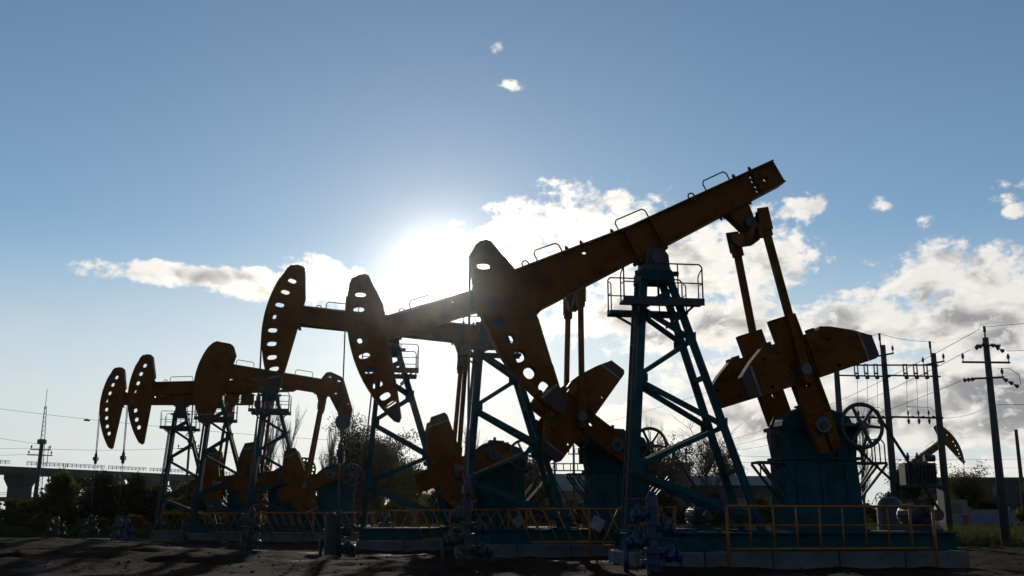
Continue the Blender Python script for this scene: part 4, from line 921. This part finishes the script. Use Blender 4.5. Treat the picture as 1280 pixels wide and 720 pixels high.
def branches(seed, h, r0, depth, spread, n0=5, lean=.06, start=.3):
    rnd = random.Random(seed); mb = MB(); tips = []
    def grow(p, d, L, r, k):
        nseg = 3; q = p
        for i in range(nseg):
            d = (d + Vector((rnd.gauss(0, lean), rnd.gauss(0, lean), .03))).normalized(); q2 = q + d*L/nseg
            mb.tube(q, q2, r*(1 - .25*i), 5 if k == 0 else 3, r*(1 - .25*(i+1)), caps=False); 
            if k < depth and (k > 0 or i >= 1 or start < .2):
                for _ in range(n0 if k == 0 else 2 + (rnd.random() < .5)):
                    a = rnd.uniform(0, 6.283); s_ = Vector((math.cos(a), math.sin(a), 0)); nd = (d*(1 - spread) + s_*spread + Vector((0, 0, .15))).normalized()
                    grow(q + (q2 - q)*rnd.random(), nd, L*rnd.uniform(.38, .6), r*.42, k + 1)
            q = q2
        tips.append(q)
    grow(Vector((0, 0, -.2)), Vector((0, 0, 1)), h, r0, 0)
    return mb, tips
def cloud_mesh(key, mat, *a):
    vs, fs = leaf_cloud(*a); me = bpy.data.meshes.new('crown'); me.from_pydata(vs, [], fs); me.materials.append(MATS[mat]); CACHE[key] = me; return me
BUSH = []
for k in range(6):
    me = cloud_mesh(('bush', k), ('leaf', 'leaf_dark', 'leaf', 'leaf_dark', 'leaf_dry', 'leaf')[k], 40 + k, 4200, 1.0, .95, .12, 1.62, 30 + 3*k, .085, 0)
    mb, _ = branches(90 + k, 1.0, .05, 2, .55, 5, .1, .1); st = mb.mesh('stem', 'bark'); BUSH.append((me, st))
def bush(x, y, w, h, k, label, group, rz):
    z = ground_z(x, y) if math.hypot(x, y) < 200 else 0
    T = empty('bush', (x, y, z - .05), rz, label, 'bush', group); T.scale = (w/2, w/2, h/1.85)
    obj('crown', BUSH[k][0], T); obj('stem', BUSH[k][1], T)
rnd = random.Random(7)
def jit(a): return rnd.uniform(-a, a)
# thicket below the viaduct
for i in range(19):
    x = -47 + i*1.45 + jit(.6); y = 83 + jit(6); h = 3.3 + 1.2*math.sin(i*.2 - .6) + jit(.7)
    if i < 8: h = 2.3 + .12*i + jit(.3)
    bush(x*y/83, y, rnd.uniform(3.2, 4.8), h, rnd.randrange(6), 'tall dense bush in the thicket below the viaduct', 'thicket below the viaduct', jit(3))
for i in range(16):
    x = -46 + i*1.75 + jit(.7); y = 73 + jit(2.5)
    bush(x, y, rnd.uniform(2.2, 3.4), rnd.uniform(1.1, 1.9), (0, 2, 4, 5)[rnd.randrange(4)], 'low yellowish bush at the front foot of the left thicket', 'low bushes along the left yard edge', jit(3))
# behind the left pumps
for i in range(15):
    x = -26 + i*1.75 + jit(.8); y = 100 + jit(7)
    bush(x, y, rnd.uniform(3.2, 4.6), rnd.uniform(2.6, 4.3), rnd.randrange(6), 'bush in the dark hedge behind the left pumpjacks', 'hedge behind the left pumpjacks', jit(3))
for i in range(14):
    x = 0 + i*2.0 + jit(.8); y = 97 + jit(5)
    bush(x, y, rnd.uniform(2.8, 4.2), rnd.uniform(2.4, 4.2), rnd.randrange(6), 'bush in the hedge before the sheds at centre right', 'hedge before the sheds', jit(3))
for i in range(12):
    x = 29 + i*2.7 + jit(.8); y = 96 + jit(7)
    bush(x, y, rnd.uniform(3.2, 4.6), rnd.uniform(2.0, 3.6), rnd.randrange(6), 'bush in the hedge before the long building at right', 'hedge at far right', jit(3))
for j, (x, y, w, h) in enumerate([(25.6, 50.5, 2.8, 3.4), (27.4, 53, 3.4, 3.9), (26.9, 47.5, 2.4, 2.2)]):
    bush(x, y, w, h, (0, 1, 4)[j], ['leafy bush at the right edge behind the tall power pole', 'tallest bush at the right frame edge', 'low bush at the right frame edge nearest the viewer'][j], 'bushes at the right edge', j*1.1)

def tree(label, x, y, h, crown_r, mat, seed, leaves, c0=.3, bare=False, spread=.5, depth=3, group='trees on the skyline', size=.11):
    T = empty('tree', (x, y, 0), 0, label, 'tree', group)
    mb, tips = branches(seed, h*.95, h*.02 + .03, depth, spread, 6, .05)
    part('trunk', T, 'bark', lambda m: m._add(mb.v, mb.f))
    if not bare:
        rr = random.Random(seed + 1); vs, fs = [], []; lim = [t for t in tips if t.z > h*c0] or tips
        for i in range(leaves):
            c = lim[rr.randrange(len(lim))]; p = c + Vector((rr.gauss(0, crown_r*.17), rr.gauss(0, crown_r*.17), rr.gauss(0, crown_r*.15)))
            a = Vector((rr.gauss(0, 1), rr.gauss(0, 1), rr.gauss(0, 1))).normalized(); b_ = a.orthogonal().normalized(); s_ = size*rr.uniform(.5, 1.4)
            o = len(vs); vs += [p - a*s_, p + b_*s_*.5, p + a*s_, p - b_*s_*.5]; fs.append((o, o+1, o+2, o+3))
        me = bpy.data.meshes.new('crown'); me.from_pydata(vs, [], fs); me.materials.append(MATS[mat]); obj('crown', me, T)
tree('bushy half-bare tree beneath the third pumpjack tower', -13.0, 95, 6.6, 2.4, 'leaf_dark', 11, 30000, .25, False, .55)
tree('lower loose tree right of the bushy half-bare tree', -10.0, 97, 5.2, 2.8, 'leaf', 12, 16000, .2, False, .6)
tree('dark tree between the third pumpjack cranks and the tower', -4.6, 100, 4.6, 2.6, 'leaf_dark', 13, 16000, .2, False, .6)
tree('small round tree left of the second pumpjack pedestal', 1.6, 92, 4.6, 2.4, 'leaf_dark', 14, 14000, .2, False, .6)
tree('leafy tree behind the transformer platform', 40.3, 105, 4.9, 2.6, 'leaf_dark', 15, 12000, .3, False, .5)
tree('leafy tree just right of the transformer poles', 45.6, 104, 4.4, 2.4, 'leaf', 16, 10000, .25, False, .55)
tree('dense tree behind the brick house', 13.4, 97, 5.6, 2.4, 'leaf_dark', 17, 9000, .2, False, .55)
for j, (x, y, h, lb) in enumerate([(-25.6, 108, 8.6, 'bare poplar left of the two behind the hooked-tail pumpjack'), (-23.9, 110, 8.0, 'bare poplar right of the two behind the hooked-tail pumpjack'), (-18.9, 107, 7.4, 'slender bare tree under the hooked tail weight'), (-15.2, 101, 8.6, 'tall bare top rising behind the bushy half-bare tree'), (19.6, 104, 7.6, 'bare-branched tree above the workshop roof, right one'), (17.0, 118, 7.9, 'thin bare tree above the workshop roof, left one'), (38.0, 112, 8.8, 'bare upright tree behind the distant pumpjack beam'), (-3.2, 112, 7.4, 'faint bare tree beside the third pumpjack crank')]):
    tree(lb, x, y, h, 1, 'leaf_dry', 30 + j, 0, .3, True, .22 if j not in (4,) else .5, 3, 'bare trees')
for j, (x, w) in enumerate([(19.0, 6.9), (20.8, 7.3), (22.3, 6.8), (24.6, 6.6)]):
    tree(['leafy sapling over the workshop roof, first from left', 'leafy sapling over the workshop roof, tallest', 'leafy sapling over the workshop roof, third from left', 'leafy sapling over the workshop roof, last at right'][j], x*1.1, 124, w, 1.6, 'leaf_dry', 50 + j, 2600, .4, False, .3, 2, 'saplings behind the workshop', .13)

def grass(label, n, region, h0, h1, seed, mat='grass'):
    rr = random.Random(seed); vs, fs = [], []; x0, x1, y0, y1 = region
    for i in range(n):
        x, y = rr.uniform(x0, x1), rr.uniform(y0, y1)
        if noise.noise(Vector((x*.35, y*.35, seed))) < rr.uniform(-.55, .3): continue
        z = ground_z(x, y) - .02; h = rr.uniform(h0, h1); a = rr.uniform(0, 6.283); w = .012 + .012*h; lx, ly = rr.gauss(0, .22)*h, rr.gauss(0, .22)*h
        ca, sa = math.cos(a)*w, math.sin(a)*w; o = len(vs)
        vs += [(x - ca, y - sa, z), (x + ca, y + sa, z), (x + ca*.7 + lx*.4, y + sa*.7 + ly*.4, z + h*.6), (x - ca*.7 + lx*.4, y - sa*.7 + ly*.4, z + h*.6), (x + lx, y + ly, z + h)]
        fs += [(o, o+1, o+2, o+3), (o+3, o+2, o+4)]
    me = bpy.data.meshes.new('grass'); me.from_pydata(vs, [], fs); me.materials.append(MATS[mat])
    obj('grass', me, label=label, cat='grass', kind='stuff')
grass('tall unmown grass around the power poles at right', 60000, (15, 42, 44.5, 76), .35, 1.0, 3)
grass('rough grass at the foot of the left thicket', 50000, (-52, -20, 69.5, 82), .25, .75, 4)
grass('weeds between the pumps and the hedge behind', 60000, (-20, 16, 74, 96), .3, .9, 5)
